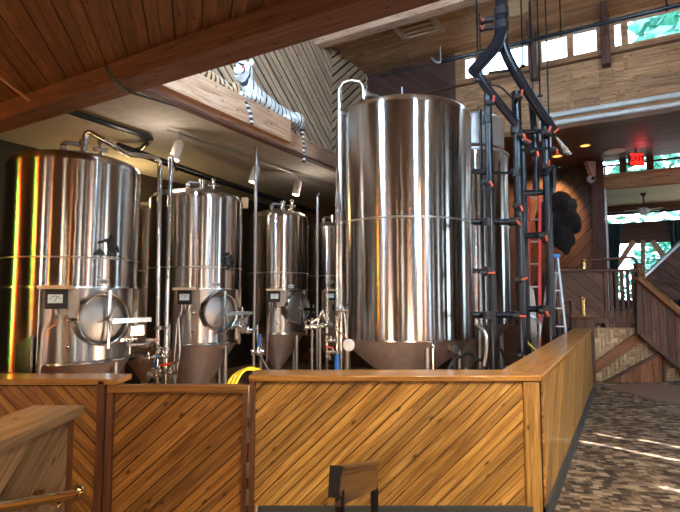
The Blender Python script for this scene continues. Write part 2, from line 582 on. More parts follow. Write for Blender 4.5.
# ------------------------------------------------------------------ shell
ZC, ZS, ZH, ZL = 3.56, 3.70, 6.75, 5.0      # near ceiling, soffit, high ceiling, low ceiling beyond
CB, CF, CW, CE = 2.87, 10.3, 14.5, 19.0     # fore beam, clerestory wall, partition with exit sign, far window wall
NF, NT, NL, NR, NS = 4.27, 5.2, 7.4, -8.0, 3.2
CK = -6.0
mb = MB(True); mb.box(AB(6.9, -.3, -.05), (26, 17.0, .1), (A, B, Z)); S(mb.build('floor', M['carpet'], smooth=False))
mb = MB(True)
bf = [Vector((-4.6, 3.58, 0)), Vector((1.3, 3.58, 0)), Vector((1.3, 3.58, 0)) + A * 5.9, Vector((1.3, 3.58, 0)) + A * 5.9 + B * 9.0]
mb.prism([p + Z * .012 for p in bf], (0, 0, -.012)); S(mb.build('floor_brewery', M['conc'], smooth=False))
# near ceiling (boards run diagonally to the beams)
mb = planks_mb((0, 0, ZC), B, A, [rect(NR, CK, NL, CB - .2)], R(44), .098, (.010, .003), .015, .03)
S(mb.build('ceiling', M['ceil'], smooth=False))
mb = MB(True); mb.box(AB(CB - .13, -.3, 3.49), (.26, 15.3, .2), (A, B, Z)); S(mb.build('trim_1', M['beam'], bevel=.012))
mb = MB(True); mb.box(AB(CB - .05, -.3, 5.17), (.1, 15.3, 3.16), (A, B, Z)); S(mb.build('wall_near_upstand', M['room']))
# soffit over the tank row
mb = MB(True); mb.box(AB(6.55, 5.87, ZS + .16), (7.5, 3.06, .32), (A, B, Z)); S(mb.build('ceiling_soffit', M['plaster']))
mb = MB(True); mb.box(AB(6.6, NF, 3.83), (7.4, .08, .28), (A, B, Z)); S(mb.build('trim_2', M['fascia'], bevel=.006))
mb = MB(True); mb.box(AB(6.6, NF - .01, 3.685), (7.4, .11, .035), (A, B, Z)); S(mb.build('trim_3', M['beam'], bevel=.004))
cbk = c_at(289, NF - .1)
mb = MB(True); mb.box(AB((2.9 + cbk) / 2, NF + .02, 3.93), (cbk - 2.9, .28, .33), (A, B, Z)); S(mb.build('trim_4', M['fascia'], bevel=.01))
# wall behind the tigers
mb = planks_mb(AB(0, NT, 0), A, Z, [rect(2.9, 4.0, 8.67, ZH)], R(-38), .15, (.05, .035), .012, .03)
planks_mb(AB(0, NT, 0), A, Z, [rect(8.67, 4.0, CF, ZH)], R(40), .15, (.05, .035), .012, .03, mb=mb)
S(mb.build('wall_left_upper', M['wallw'], smooth=False))
# high ceiling boards
mb = planks_mb((0, 0, ZH), B, A, [rect(NR, CB - .2, NT + .1, CF + .1)], 0, .27, (.01,), .012, .04, breaks=3.1)
S(mb.build('ceiling_high', M['high'], smooth=False))
mb = MB(True); cb_ = 8.0
mb.box(AB(8.12, -1.4, ZH - .13), (.22, 13.2, .26), (A, B, Z)); S(mb.build('trim_5', M['fascia'], bevel=.01))
# clerestory wall
zt, zb = 6.62, 6.14
nw0 = n_at(466, CF)
wins = []
cuts = [466, 482, 541, 578, 615, 635, 700, 760, 840]
gap = {541: .11, 615: .13}
for a, b in zip(cuts, cuts[1:]):
    na, nb = n_at(a, CF), n_at(b, CF)
    wins.append((nb + gap.get(b, .035), na - gap.get(a, .035)))
holes = [(-n1, zb, -n0, zt) for n0, n1 in wins]
mb = planks_mb(AB(CF, 0, 0), -B, Z, minus((-NT, 4.8, 8.0, ZH), holes), 0, .21, (.008,), .012, .1, breaks=3.7)
S(mb.build('wall_far', M['high'], smooth=False))
mb = planks_mb(AB(CF - .02, 0, 0), -B, Z, [rect(-NT, 4.6, -nw0 - .15, ZH)], R(-40), .2, (.008,), .012, .02)
S(mb.build('wall_far_left', M['maroon'], smooth=False))
mb = planks_mb(AB(CF, 0, 0), -B, Z, [rect(-NL, 0, -NS, 4.8)], R(45), .2, (.008,), .012, .1)
S(mb.build('wall_far_lower', M['stair'], smooth=False))
for i, (n0, n1) in enumerate(wins):
    mb = MB(True)
    h = .025
    p0, p1 = AB(CF + .05, n0), AB(CF + .05, n1)
    for z in (zb + h / 2, zt - h / 2): mb.bar(p0 + Z * z, p1 + Z * z, .08, h)
    for p in (p0 + B * .0125, p1 - B * .0125): mb.bar(p + Z * zb, p + Z * zt, .08, h, up=B)
    w = S(mb.build('window_%d' % (i + 1), M['fascia'], bevel=.003))
    mb = MB(True); mb.box(AB(CF + .07, (n0 + n1) / 2, (zt + zb) / 2), (.006, n1 - n0 - .03, zt - zb - .03), (A, B, Z)); mb.build('pane', M['glass'], w)
mb = MB(True); mb.box(AB(CF - .035, -1.4, zb - .13), (.07, 13.2, .03), (A, B, Z)); S(mb.build('trim_6', M['post']))
mb = MB(True); mb.box(AB(CF, -2.4, 4.77), (.2, 11.2, .09), (A, B, Z)); S(mb.build('trim_7', M['post']))
# dark brackets on the clerestory
for k, px in enumerate((541, 615)):
    n = n_at(px, CF)
    br = thing('roof_bracket', 'dark timber bracket below the clerestory windows, %s' % ('half hidden behind the tall black pipe rack' if k == 0 else 'clear of the pipes to their right'), 'bracket', AB(CF - .1, n, 5.9), group='timber brackets')
    mb = MB(True); mb.box(AB(CF - .12, n, 6.25), (.2, .15, .95), (A, B, Z)); mb.build('upright', M['maroon'], br, bevel=.01)
    mb = MB(True); mb.prism([AB(CF - .22, n - .05, 6.72), AB(CF - .7, n - .05, 6.72), AB(CF - .22, n - .05, 6.3)], B * .1); mb.build('knee_brace', M['maroon'], br, bevel=.01)
# low ceiling, side wall, partition beyond
mb = planks_mb((0, 0, ZL), B, A, [rect(NR, CF + .1, NS, CW)], R(4), .17, (.02, .01), .015, .03)
S(mb.build('ceiling_low', M['low'], smooth=False))
mb = planks_mb(AB(0, NS, 0), A, Z, [rect(CF, 0, CW, ZL)], R(45), .2, (.008,), .012, .05)
S(mb.build('wall_side', M['maroon'], smooth=False))
npz = n_at(600, CW)
mb = planks_mb(AB(CW, 0, 0), -B, Z, [rect(-NS, 0, -npz, ZL)], R(46), .24, (.02,), .02, .08)
S(mb.build('wall_partition', M['stair'], smooth=False))
mb = MB(True); mb.box(AB(CW - .05, npz - .02, 2.5), (.2, .3, 5.0), (A, B, Z)); S(mb.build('trim_8', M['maroon'], bevel=.01))
mb = MB(True); mb.box(AB(CW - .06, npz - .2, 2.45), (.05, .05, 4.9), (A, B, Z)); S(mb.build('trim_9', M['pale']))
zb2 = z_on_c(640, 172, CW); zb3 = z_on_c(640, 187, CW)
mb = MB(True); mb.box(AB(CW, (npz + NR) / 2 - .1, (zb2 + zb3) / 2), (.24, npz - NR, zb2 - zb3), (A, B, Z)); S(mb.build('trim_10', M['high'], bevel=.01))
mb = MB(True)
for px in (627.5, 655, 694, 740):
    mb.box(AB(CW, n_at(px, CW), (zb2 + ZL) / 2), (.12, .16, ZL - zb2), (A, B, Z))
S(mb.build('trim_11', M['stair'], bevel=.005))
mb = MB(True); mb.bar(AB(CW - .1, npz, ZL - .14), AB(CW - .1, NR, ZL - .14), .03, .05); S(mb.build('trim_12', M['stair']))
mb = MB(True); mb.box(AB(CW + .02, (npz + NR) / 2, (zb2 + ZL) / 2), (.006, npz - NR, ZL - zb2), (A, B, Z)); S(mb.build('window_20', M['glass']))
mb = MB(True); mb.box(AB(11.62, (NR + NS) / 2, .44), (.06, NS - NR, .88), (A, B, Z)); S(mb.build('wall_landing', M['stair']))
# far room
ZF = 4.5
mb = planks_mb((0, 0, ZF), B, A, [rect(NR, CW + .12, NS, CE)], R(10), .3, (.008,), .012, .03); S(mb.build('ceiling_far_room', M['pale'], smooth=False))
mb = MB(True); mb.box(AB(15.3, (NR + NS) / 2, .98), (7.4, NS - NR, .2), (A, B, Z)); S(mb.build('floor_landing', M['carpet']))
mb = planks_mb(AB(0, NS, 0), A, Z, [rect(CW, 0, CE, ZF)], R(45), .2, (.008,), .012, .05); S(mb.build('wall_far_side', M['maroon'], smooth=False))


def fz(py, px=640): return z_on_c(px, py, CE)


def fn(px): return n_at(px, CE)


hol = [(-fn(604), fz(222), -fn(760), fz(213.5)), (-fn(608), fz(300), -fn(700), fz(243))]
mb = planks_mb(AB(CE, 0, 0), -B, Z, minus((-NS, 0, 8, ZF), hol), 0, .25, (.008,), .012, .08); S(mb.build('wall_far_room', M['stair'], smooth=False))
mb = MB(True); mb.box(AB(CE - .1, -2.4, fz(208.5)), (.2, 11.2, .2), (A, B, Z)); S(mb.build('trim_13', M['maroon']))
mb = MB(True); mb.box(AB(CE + .05, -(hol[0][0] + hol[0][2]) / 2, (hol[0][1] + hol[0][3]) / 2), (.006, hol[0][2] - hol[0][0], hol[0][3] - hol[0][1]), (A, B, Z)); S(mb.build('window_21', M['glass']))
mb = MB(True); mb.box(AB(CE + .05, -(hol[1][0] + hol[1][2]) / 2, (hol[1][1] + hol[1][3]) / 2), (.006, hol[1][2] - hol[1][0], hol[1][3] - hol[1][1]), (A, B, Z)); S(mb.build('window_22', M['glass']))
mb = MB(True)
def FP(px, py, c=CE - .06):
    t = (px - 340) / F
    return W(px, py, c / (.5 * t + .866))
mb.bar(FP(643, 240), FP(643, 285), .12, .12, up=B)
mb.bar(FP(634, 241), FP(610, 276), .12, .16, up=B); mb.bar(FP(652, 241), FP(673, 268), .12, .16, up=B)
S(mb.build('trim_14', M['fascia']))
# outer shell
def wallbox(name, c, n, z, sc_, sn, sz, mat='room'):
    mb = MB(True); mb.box(AB(c, n, z), (sc_, sn, sz), (A, B, Z)); return S(mb.build(name, M[mat], smooth=False))
M['dark_wall'] = plain('dark_painted_wall', (.03, .022, .018), .8)
wallbox('wall_left', 2.15, NL + .06, 3.4, 16.4, .1, 6.9, 'dark_wall')
BWN = [-6.0, -2.4, 2.2, 5.6]  # unseen narrow windows added as bright stripes for the tanks to mirror
holes = [(n - .1, .9, n + .1, 2.9) for n in BWN]
mb = planks_mb(AB(CK, 0, 0), B, Z, minus((NR, 0, NL, 3.6), holes), PI / 2, .2, (.006,), .01, .06)
S(mb.build('wall_back', M['stair'], smooth=False))
for i, n in enumerate(BWN):
    mb = MB(True)
    for z in (.9, 1.9, 2.9): mb.box(AB(CK, n, z), (.1, .28, .05), (A, B, Z))
    for q in (-1, 1): mb.box(AB(CK, n + q * .11, 1.9), (.1, .04, 2.0), (A, B, Z))
    o = S(mb.build('window_%d' % (40 + i), M['fascia']))
    mb = MB(True); mb.box(AB(CK - .03, n, 1.9), (.006, .2, 2.0), (A, B, Z)); mb.build('pane', M['glass'], o)
# right wall with windows (outside the frame; its daylight shows in the tanks)
def rwin(lst, slits):
    holes = [(-c - w / 2, z0, -c + w / 2, z1) for c, w, z0, z1 in lst + slits]
    mb = planks_mb(AB(0, NR, 0), -A, Z, minus((-19.2, 0, 6.1, 6.8), holes), PI / 2, .2, (.006,), .01, .09)
    S(mb.build('wall_right', M['stair'], smooth=False))
    for i, (c, w, z0, z1) in enumerate(lst):
        mb = MB(True)
        for z in (z0, z1, (z0 + z1) / 2): mb.box(AB(c, NR + .01, z), (w + .1, .1, .06), (A, B, Z))
        for q in (-1, 1): mb.box(AB(c + q * w / 2, NR + .01, (z0 + z1) / 2), (.07, .1, z1 - z0), (A, B, Z))
        o = S(mb.build('window_%d' % (30 + i), M['fascia']))
        mb = MB(True); mb.box(AB(c, NR - .03, (z0 + z1) / 2), (w, .006, z1 - z0), (A, B, Z)); mb.build('pane', M['glass'], o)
SUN_EL = R(29)
sd = Vector((-1, 1, 0)).normalized()      # horizontal travel of the sun's rays
def slit(px, py, ln, wd):
    p = W(px, py, EYE * F / max(1, (py - 293)))       # near the floor point
    # exact floor hit
    u = (256 - py) / F; x = (px - 340) / F
    t = -EYE / (SP + u * CP); p = Vector((x * t, (CP - u * SP) * t, 0))
    # walk back along the ray to plane n = NR
    k = (p.dot(B) - NR) / sd.dot(B)
    q = p - sd * k; z = k * math.tan(SUN_EL)
    return (q.dot(A), wd, z - ln / 2 * math.tan(SUN_EL), z + ln / 2 * math.tan(SUN_EL))
slits = [slit(607, 436, .45, .045), slit(650, 455, 1.5, .06), slit(672, 446, .8, .05), slit(612, 505, .7, .07), slit(690, 494, .6, .07)]
rwin([(1.2, .45, .6, 3.2), (2.6, .2, .6, 3.2), (4.4, .3, .6, 3.3), (6.0, .2, .6, 3.6), (7.7, 1.0, .4, 3.7), (-.6, .3, .8, 3.0), (-2.8, .5, .8, 3.0), (16.6, 2.4, 1.6, 4.2)], slits)

# ------------------------------------------------------------------ half walls and gate
YW = 3.5
ZT = W(300, 375, YW).z            # top of cap
RD = Vector((0.5, .866, 0)); RNn = Vector((.866, -.5, 0))
Cn = Vector((W(540.5, 450, YW).x, YW, 0))
xl = W(249.5, 400, YW).x
# front half wall
hw = thing('half_wall', 'long golden diagonal-board half wall with wooden cap between the gate and corner', 'half wall', (0.4, YW, 0))
x0, x1 = W(255.5, 400, YW).x, W(524.5, 400, YW).x
mb = planks_mb((0, YW, 0), (1, 0, 0), Z, [rect(x0, .165, x1, ZT - .04)], R(43), .0535, (.0075, .003), .014, .05)
mb.build('board_panel', M['front'], hw, smooth=False)
mb = MB(True); mb.box(((xl + x0) / 2, YW + .02, (ZT - .04) / 2), (x0 - xl - .003, .09, ZT - .04)); mb.build('stile', M['post'], hw, bevel=.004)
mb = MB(True); capd = .25
cn2 = Cn + Vector((-.02, 0, 0))
iw = capd
# inner corner of the cap (front cap depth iw, return cap width iw)
outer = Vector((Cn.x + .02, YW - .02, ZT)); oi = Vector((Cn.x - .02 - iw * .62, YW + iw, ZT))
p = [Vector((xl - .005, YW - .025, ZT)), Vector((Cn.x + .012, YW - .025, ZT)), oi, Vector((xl - .005, YW + iw, ZT))]
mb.prism(p, (0, 0, -.042)); mb.build('cap', M['cap'], hw, bevel=.008)
mb = MB(True); mb.box(((xl + Cn.x) / 2 + .0, YW - .012, .083), (Cn.x - xl - .14, .03, .166)); mb.build('kick_board', M['grey_paint'], hw)
# corner post belongs to return wall
rw = thing('half_wall', 'glossy-capped half wall running back from the corner along the carpeted aisle', 'half wall', (Cn.x, YW, 0))
L_ = 5.25
mb = MB(True); mb.box((Cn.x - .055, YW + .045, (ZT - .043) / 2), (.115, .12, ZT - .045)); mb.build('corner_post', M['front'], rw, bevel=.008)
mb = planks_mb(Cn + RNn * .012, RD, Z, [rect(.1, .12, L_, ZT - .044)], R(48), .085, (.005, .003), .012, .05)
mb.build('board_panel', M['front'], rw, smooth=False)
mb = MB(True); mb.box(Cn + RD * (L_ / 2 + .05) + RNn * .018 + Z * .07, (L_ - .1, .02, .14), (RD, RNn, Z)); mb.build('kick_board', M['grey_paint'], rw)
e = Cn + RD * L_
mb = MB(True)
a0 = Vector((Cn.x + .022, YW - .025, ZT)); a1 = e + RNn * .03 + Z * ZT; a2 = e - RNn * (iw - .01) + Z * ZT; a3 = oi + Vector((.004, 0, 0))
mb.prism([a0, a1, a2, a3], (0, 0, -.042)); mb.build('cap', M['cap'], rw, bevel=.008)
mb = planks_mb(Cn - RNn * .1 + RD * L_, -RD, Z, [rect(0, 0, L_ - .15, ZT - .044)], R(48), .085, (.005,), .012, .04); mb.build('inner_panel', M['gate'], rw, smooth=False)
# newel with ledge at its far end
nw = thing('newel_post', 'stepped wooden newel with small brass post at the far end of the aisle half wall', 'post', tuple(e + RD * .12))
q = e + RD * .14 - RNn * .1
mb = MB(True); mb.box(q + Z * .6, (.16, .3, 1.2), (RD, RNn, Z)); mb.build('shaft', M['stair'], nw, bevel=.01)
mb = MB(True); mb.box(q + Z * 1.215, (.24, .42, .03), (RD, RNn, Z)); mb.build('ledge', M['post'], nw, bevel=.005)
mb = MB(True); mb.cyl(q + Z * 1.23, q + Z * 1.5, .035, 14); mb.ball(q + Z * 1.51, .045); mb.build('brass_post', M['brass'], nw)
# gate
ZG = W(180, 385, YW).z
gt = thing('swing_gate', 'half-height diagonal-board gate hinged to the long golden half wall', 'gate', (-1.13, YW, 0))
g0, g1 = W(107, 440, YW).x, W(249, 440, YW).x - .006
mb = planks_mb((0, YW, 0), (1, 0, 0), Z, [rect(g0 + .045, .05, g1 - .035, ZG - .045)], R(42), .0535, (.0075, .003), .014, .02)
mb.build('board_panel', M['gate'], gt, smooth=False)
for nm, c, s_ in (('top_rail', ((g0 + g1) / 2, YW + .01, ZG - .025), (g1 - g0, .08, .05)), ('stile', (g0 + .02, YW + .005, ZG / 2 - .02), (.045, .06, ZG - .055)), ('stile', (g1 - .02, YW + .005, ZG / 2 - .02), (.04, .06, ZG - .055))):
    mb = MB(True); mb.box(c, s_); mb.build(nm, M['post'] if nm == 'stile' else M['gate'], gt, bevel=.004)
for y0 in (409, 434, 469, 496):
    z = W(250, y0, YW).z
    mb = MB(True); mb.box((g1 + .004, YW - .022, z), (.022, .008, .1)); mb.cyl((g1 + .004, YW - .028, z - .05), (g1 + .004, YW - .028, z + .05), .007, 8); mb.build('hinge', M['hinge'], gt)
# left half wall
lw = thing('half_wall', 'dark diagonal-board half wall with honey cap left of the gate', 'half wall', (-2, YW, 0))
l1 = W(105, 440, YW).x
mb = planks_mb((0, YW, 0), (1, 0, 0), Z, [rect(-4.2, .085, l1 - .05, ZT - .075)], R(-44), .0535, (.0075, .003), .014, .05)
mb.build('board_panel', M['gate'], lw, smooth=False)
mb = MB(True); mb.box((l1 - .03, YW + .02, .5), (.05, .09, 1.0)); mb.build('stile', M['post'], lw, bevel=.004)
mb = MB(True); mb.box((-2.9 + .5 * (l1 + .08 + 2.9) - .65, YW + .1, ZT - .045), (l1 + .08 + 4.2, .25, .042)); mb.build('cap', M['cap'], lw, bevel=.008)
mb = MB(True); mb.box((-2.7, YW - .012, .042), (3.0, .03, .084)); mb.build('kick_board', M['grey_paint'], lw)
# near host-stand half wall with foot rail
nr = thing('half_wall', 'weathered half wall with thick cap at lower left, a brass rail on its face', 'half wall', (-1.45, 2, 0))
ex, ey = -1.262, 2.46
zt2 = W(83, 405, ey).z
mb = planks_mb((ex, 0, 0), (0, 1, 0), Z, [rect(-.2, .0, ey - .09, zt2 - .045)], R(38), .17, (.012, .004), .014, .1)
mb.build('board_panel', M['grey'], nr, smooth=False)
mb = MB(True); mb.box((ex - .06, ey - .06, (zt2 - .045) / 2), (.12, .06, zt2 - .05)); mb.build('end_post', M['post'], nr, bevel=.004)
mb = MB(True)
mb.prism([(ex + .03, -.2, zt2), (ex + .03, ey, zt2), (ex - .22, ey, zt2), (ex - .22, 2.2, zt2), (ex - .38, 2.12, zt2), (ex - .9, 2.12, zt2), (ex - .9, 1.75, zt2), (ex - .2, 1.75, zt2), (ex - .2, -.2, zt2)], (0, 0, -.045))
mb.build('cap', M['grey'], nr, bevel=.006)
mb = planks_mb((ex - .9, 2.0, 0), (1, 0, 0), Z, [rect(0, 0, .68, zt2 - .045)], R(50), .15, (.008,), .012, .05); mb.build('return_panel', M['grey'], nr, smooth=False)
br = thing('foot_rail', 'polished brass rail with ball end on the near lower-left half wall', 'rail', (-1.2, 2.2, .66))
ry = 2.3; rz = W(80, 491, ry).z; rx = W(80, 491, ry).x
mb = MB(True); mb.tube([(rx, ry - .03, rz), (rx, .3, rz + .3 * (ry - .33))], .021, 16); mb.build('tube', M['brass'], br)
mb = MB(True); mb.ball((rx, ry - .015, rz), (.033, .033, .033)); mb.cyl((rx, ry - .06, rz), (rx, ry - .045, rz), .027, 16); mb.build('ball_end', M['brass'], br)
mb = MB(True); mb.tube([(rx, ry - .16, rz), (rx - .03, ry - .16, rz + .02), (ex + .005, ry - .16, rz + .03)], .012, 10, rad=.02); mb.cyl((ex + .001, ry - .16, rz + .03), (ex + .014, ry - .16, rz + .03), .035, 16); mb.build('bracket', M['brass'], br)
# sloping handrail in front
hr = thing('handrail', 'short sloping moulded handrail on two black posts in front of golden half wall', 'handrail', (.05, 1.9, 0))
Y1, Y2 = 1.6, 2.4
n1, n2 = W(342, 466, Y1), W(379, 461, Y2)
d = (n2 - n1).normalized(); side = Vector((d.y, -d.x, 0)).normalized(); up = side.cross(d)
def prof(p, pts): return [p + side * a + up * b for a, b in pts]
pts = [(-.028, 0), (.006, 0), (.008, -.008), (.001, -.016), (.003, -.024), (-.001, -.03), (-.002, -.06), (.001, -.085), (-.024, -.085), (-.026, -.06), (-.022, -.03), (-.028, -.02)]
mb = MB(True); mb.prism(prof(n1, pts), n2 - n1); mb.build('rail', M['railw'], hr, ang=20)
b1 = n1 + up * -.1 + side * -.013; b2 = n2 + up * -.1 + side * -.013
mb = MB(True); mb.bar(b1 + d * .03, b2, .018, .034, up=up); mb.build('lower_rail', M['railw'], hr)
mb = MB(True); mb.box((n1.x - .013 + .006, n1.y + .02, (n1.z - .08) / 2), (.03, .035, n1.z - .085)); mb.build('post', M['blackwood'], hr, bevel=.002)
mb = MB(True); mb.box((n2.x - .024, n2.y - .02, (n2.z - .1) / 2), (.034, .035, n2.z - .105)); mb.build('post', M['blackwood'], hr, bevel=.002)
mb = MB(True); mb.prism([q - d * .012 for q in prof(n1, [(-.036, .0), (.0, .0), (.002, -.012), (-.003, -.018), (.0, -.05), (-.004, -.07), (.0, -.09), (-.036, -.09)])], d * .012); mb.build('end_cap', M['blackwood'], hr)

# ------------------------------------------------------------------ fermenter tanks
def pol(r, th, z):
    return Vector((math.sin(th) * r, -math.cos(th) * r, z))


def make_tank(X, Y, r, label, zs=(2.87, 1.92, 1.655, .97), mh=25, cut=(-25, 78), ctrl=-11, full=True, emb=None, name='fermenter_tank', hoodz=0):
    zsh, zseam, zledge, zrim = zs
    a = math.atan2(-X, Y)
    t = thing(name, label, 'tank', (X, Y, 0), a)
    mb = MB(); mb.lathe([(r, zledge), (r, zsh - .06)], 96); mb.build('jacket', M['steel'], t)
    mb = MB(); pr = [(r + .003, zsh - .065), (r + .003, zsh - .055)]
    pr += [(r - .09 + .088 * math.cos(R(a_)), zsh - .055 + .09 * math.sin(R(a_))) for a_ in range(0, 76, 8)] + [(r - .09 - (r - .09) * q + .025 * (1 - q), zsh + .035 + .1 * math.sin(q * PI / 2)) for q in (.1, .25, .45, .7, 1)]
    mb.lathe(pr, 96); mb.build('domed_top', M['steel'], t, ang=50)
    mb = MB()
    mb.lathe([(r, zseam - .006), (r + .005, zseam - .004), (r + .006, zseam + .004), (r, zseam + .007)], 96); mb.build('weld_band', M['seam'], t); mb = MB()
    mb.lathe([(r - .03, zledge - .012), (r + .008, zledge - .01), (r + .008, zledge + .008), (r, zledge + .01)], 96); mb.build('weld_band', M['chrome'], t)
    mb = MB(); mb.lathe([(r - .045, zrim), (r - .045, zledge)], 96); mb.build('vessel_wall', M['steel_dark'], t)
    c0, c1 = R(cut[0]), R(cut[1])
    mb = MB(); mb.lathe([(r, zrim - .06), (r, zledge)], 80, c1, c0 + 2 * PI)
    for cc in (c0, c1):
        P = [pol(r, cc, zrim - .06), pol(r - .045, cc, zrim - .06), pol(r - .045, cc, zledge), pol(r, cc, zledge)]
        mb.prism(P, Vector((math.cos(cc), math.sin(cc), 0)) * .004)
    mb.lathe([(r - .1, zrim - .06), (r, zrim - .06)], 80, c1, c0 + 2 * PI)
    mb.build('jacket_skirt', M['steel'], t)
    mb = MB(); mb.lathe([(r - .05, zrim + .02), (r - .02, zrim + .012), (r - .015, zrim - .01), (r - .05, zrim - .025)], 96); mb.build('rim_band', M['chrome'], t)
    mb = MB(); mb.lathe([(.06, zrim - (r - .1) * 1.6), (.065, zrim - (r - .1) * 1.6 + .02), (r - .05, zrim - .02)][:], 96)
    mb.cyl((0, 0, zrim - (r - .1) * 1.6 - .08), (0, 0, zrim - (r - .1) * 1.6 + .03), .05); mb.build('cone', M['cone'], t)
    for k in range(4):
        th = R(48 + 90 * k)
        mb = MB(); mb.cyl(pol(r - .09, th, .02), pol(r - .09, th, zrim + .02), .035, 14); mb.cyl(pol(r - .09, th, 0), pol(r - .09, th, .025), .07, 14); mb.build('leg', M['dull'], t)
    if not full: return t
    # manhole
    th = R(mh); ct = pol(r - .045, th, 1.36); nn = pol(1, th, 0); tx = Vector((math.cos(th), math.sin(th), 0))
    rm = .24
    def circ(rr, off, k, n=40): return ct + nn * off + tx * math.cos(2 * PI * k / n) * rr + Z * math.sin(2 * PI * k / n) * rr * 1.0
    mb = MB()
    n = 40
    P = [[circ(rr, off, k) for k in range(n)] for rr, off in ((rm - .012, -.05), (rm - .012, .075), (rm, .08), (rm + .004, .075), (rm + .004, -.06))]
    vs = sum(P, []); fs = []
    for i in range(4):
        for k in range(n): fs.append((i * n + k, i * n + (k + 1) % n, (i + 1) * n + (k + 1) % n, (i + 1) * n + k))
    mb.add(vs, fs); mb.build('manhole_ring', M['chrome'], t)
    mb = MB(); P = []
    for rr, off in ((rm - .014, .015), (rm - .03, .03), (rm - .05, .036), (.1, .052), (.02, .058)):
        P.append([circ(rr, off, k) for k in range(n)])
    vs = sum(P, []); fs = []
    for i in range(4):
        for k in range(n): fs.append((i * n + k, i * n + (k + 1) % n, (i + 1) * n + (k + 1) % n, (i + 1) * n + k))
    fs.append(tuple(range(4 * n, 5 * n))); mb.add(vs, fs)
    dr = mb.build('manhole_door', M['dull'], t)
    mb = MB(); mb.box(ct + nn * .095 + tx * .03, (.022, .02, 2 * rm + .05), (tx, nn, Z)); mb.build('cross_bar', M['chrome'], dr)
    mb = MB(); hc = ct + nn * .12 + tx * .03
    mb.cyl(hc - nn * .06, hc + nn * .02, .02)
    for q in (70, 190, 285): mb.capsule(hc, hc + (tx * math.cos(R(q)) + Z * math.sin(R(q))) * .12 + nn * .02, .008, .008)
    mb.build('hand_wheel', M['dull'], dr)
    mb = MB(); ar = ct + nn * .09 + tx * .06 - Z * .02
    mb.box(ar + tx * .2, (.4, .03, .045), (tx, nn, Z)); mb.cyl(ar + tx * .24 - Z * .06, ar + tx * .24 + Z * .08, .014); mb.box(ar + tx * .28 - Z * .1 - nn * .04, (.14, .03, .1), (tx, nn, Z)); mb.build('hinge_arm', M['chrome'], t)
    # sample valves on the right
    mb = MB(); b = ct + tx * .16 + nn * .06 - Z * .2
    mb.cyl(b - nn * .08, b + nn * .05, .016); mb.cyl(b - tx * .06, b + tx * .17, .014)
    for q in (.0, .06, .12): mb.cyl(b + tx * q - Z * .02, b + tx * q + Z * .025, .018)
    mb.cyl(b + tx * .1 - Z * .14, b + tx * .1, .012); mb.build('sample_valve', M['chrome'], t)
    # controller
    th = R(ctrl); ct = pol(r + .03, th, 1.55 + hoodz); nn = pol(1, th, 0); tx = Vector((math.cos(th), math.sin(th), 0))
    mb = MB(); mb.box(ct, (.165, .07, .175), (tx, nn, Z)); cbx = mb.build('controller_box', M['black'], t, bevel=.006)
    mb = MB(); mb.box(ct + nn * .037 + Z * .0, (.115, .006, .075), (tx, nn, Z)); mb.build('display', M['screen'], cbx)
    mb = MB(); mb.bar(ct + nn * .042 - Z * .025 - tx * .004, ct + nn * .042 + Z * .022 + tx * .018, .006, .004); mb.lathe([(.0, 0)], 3) if 0 else None
    mb.tube([ct + nn * .041 + tx * .045 * math.cos(q) + Z * (.045 * math.sin(q) - .02) for q in [PI * k / 8 for k in range(1, 8)]], .0025, 5); mb.box(ct + nn * .037 + Z * .06 + tx * .03, (.04, .003, .006), (tx, nn, Z)); mb.build('dial_mark', M['ink'], cbx)
    mb = MB(); mb.box(ct + Z * .1 + tx * .0 + nn * .02, (.25, .17, .032), (tx, nn, Z)); mb.build('hood', M['hood'], cbx, bevel=.003)
    mb = MB(); mb.box(ct + tx * .1 - Z * .04 - nn * .035, (.16, .015, .23), (tx, nn, Z)); mb.build('bracket_plate', M['dull'], t)
    mb = MB(); p0 = ct - Z * .08 - tx * .04
    mb.tube([p0, p0 - Z * .1, p0 - Z * .2 - tx * .05, p0 - Z * .6 - tx * .07, p0 - Z * .95 - tx * .08], .014, 8, rad=.06); mb.tube([ct - Z * .08, ct - Z * .14, ct - Z * .16 - nn * .03], .01, 8, rad=.02); mb.build('conduit', M['dull'], t)
    # skirt box at lower left of the cut-away
    c0 = R(cut[0] - 8); b = pol(r + .015, c0, zrim + .1); nn = pol(1, c0, 0); tx = Vector((math.cos(c0), math.sin(c0), 0))
    mb = MB(); mb.prism([b + tx * .07 + Z * .16, b - tx * .07 + Z * .09, b - tx * .07 - Z * .15, b + tx * .07 - Z * .15], nn * .03); mb.build('skirt_box', M['steel'], t, bevel=.004)
    # small port + drip port
    for px_, z_ in ((-2, 1.36), (-2, 1.13)):
        q = pol(r - .045, R(px_), z_); nn = pol(1, R(px_), 0)
        mb = MB(); mb.cyl(q, q + nn * .05, .02); mb.ball(q + nn * .05, .022, 10, 6); mb.build('port', M['chrome'], t)
    # placards
    for th_, z_, w_ in ((24, zledge + .05, .1), (24, zledge - .045, .05)):
        mb = MB(); th2 = R(th_); off = .006 if z_ > zledge else -.038
        mb.box(pol(r + off, th2, z_), (w_, .006, w_ * .5), (Vector((math.cos(th2), math.sin(th2), 0)), pol(1, th2, 0), Z)); mb.build('placard', M['placard'], t)
    mb = MB(); th2 = R(24); X_ = Vector((math.cos(th2), math.sin(th2), 0))
    for k in range(5): mb.box(pol(r + .011, th2, zledge + .05) + X_ * (-.03 + .015 * k), (.008, .003, .016), (X_, pol(1, th2, 0), Z))
    mb.build('placard_marks', M['ink'], t)
    # top fittings
    mb = MB(); zt_ = zsh + .1
    q = Vector((.05, -.28, zt_)); mb.cyl(q - Z * .06, q + Z * .09, .035); mb.cyl(q + Z * .085, q + Z * .11, .045)
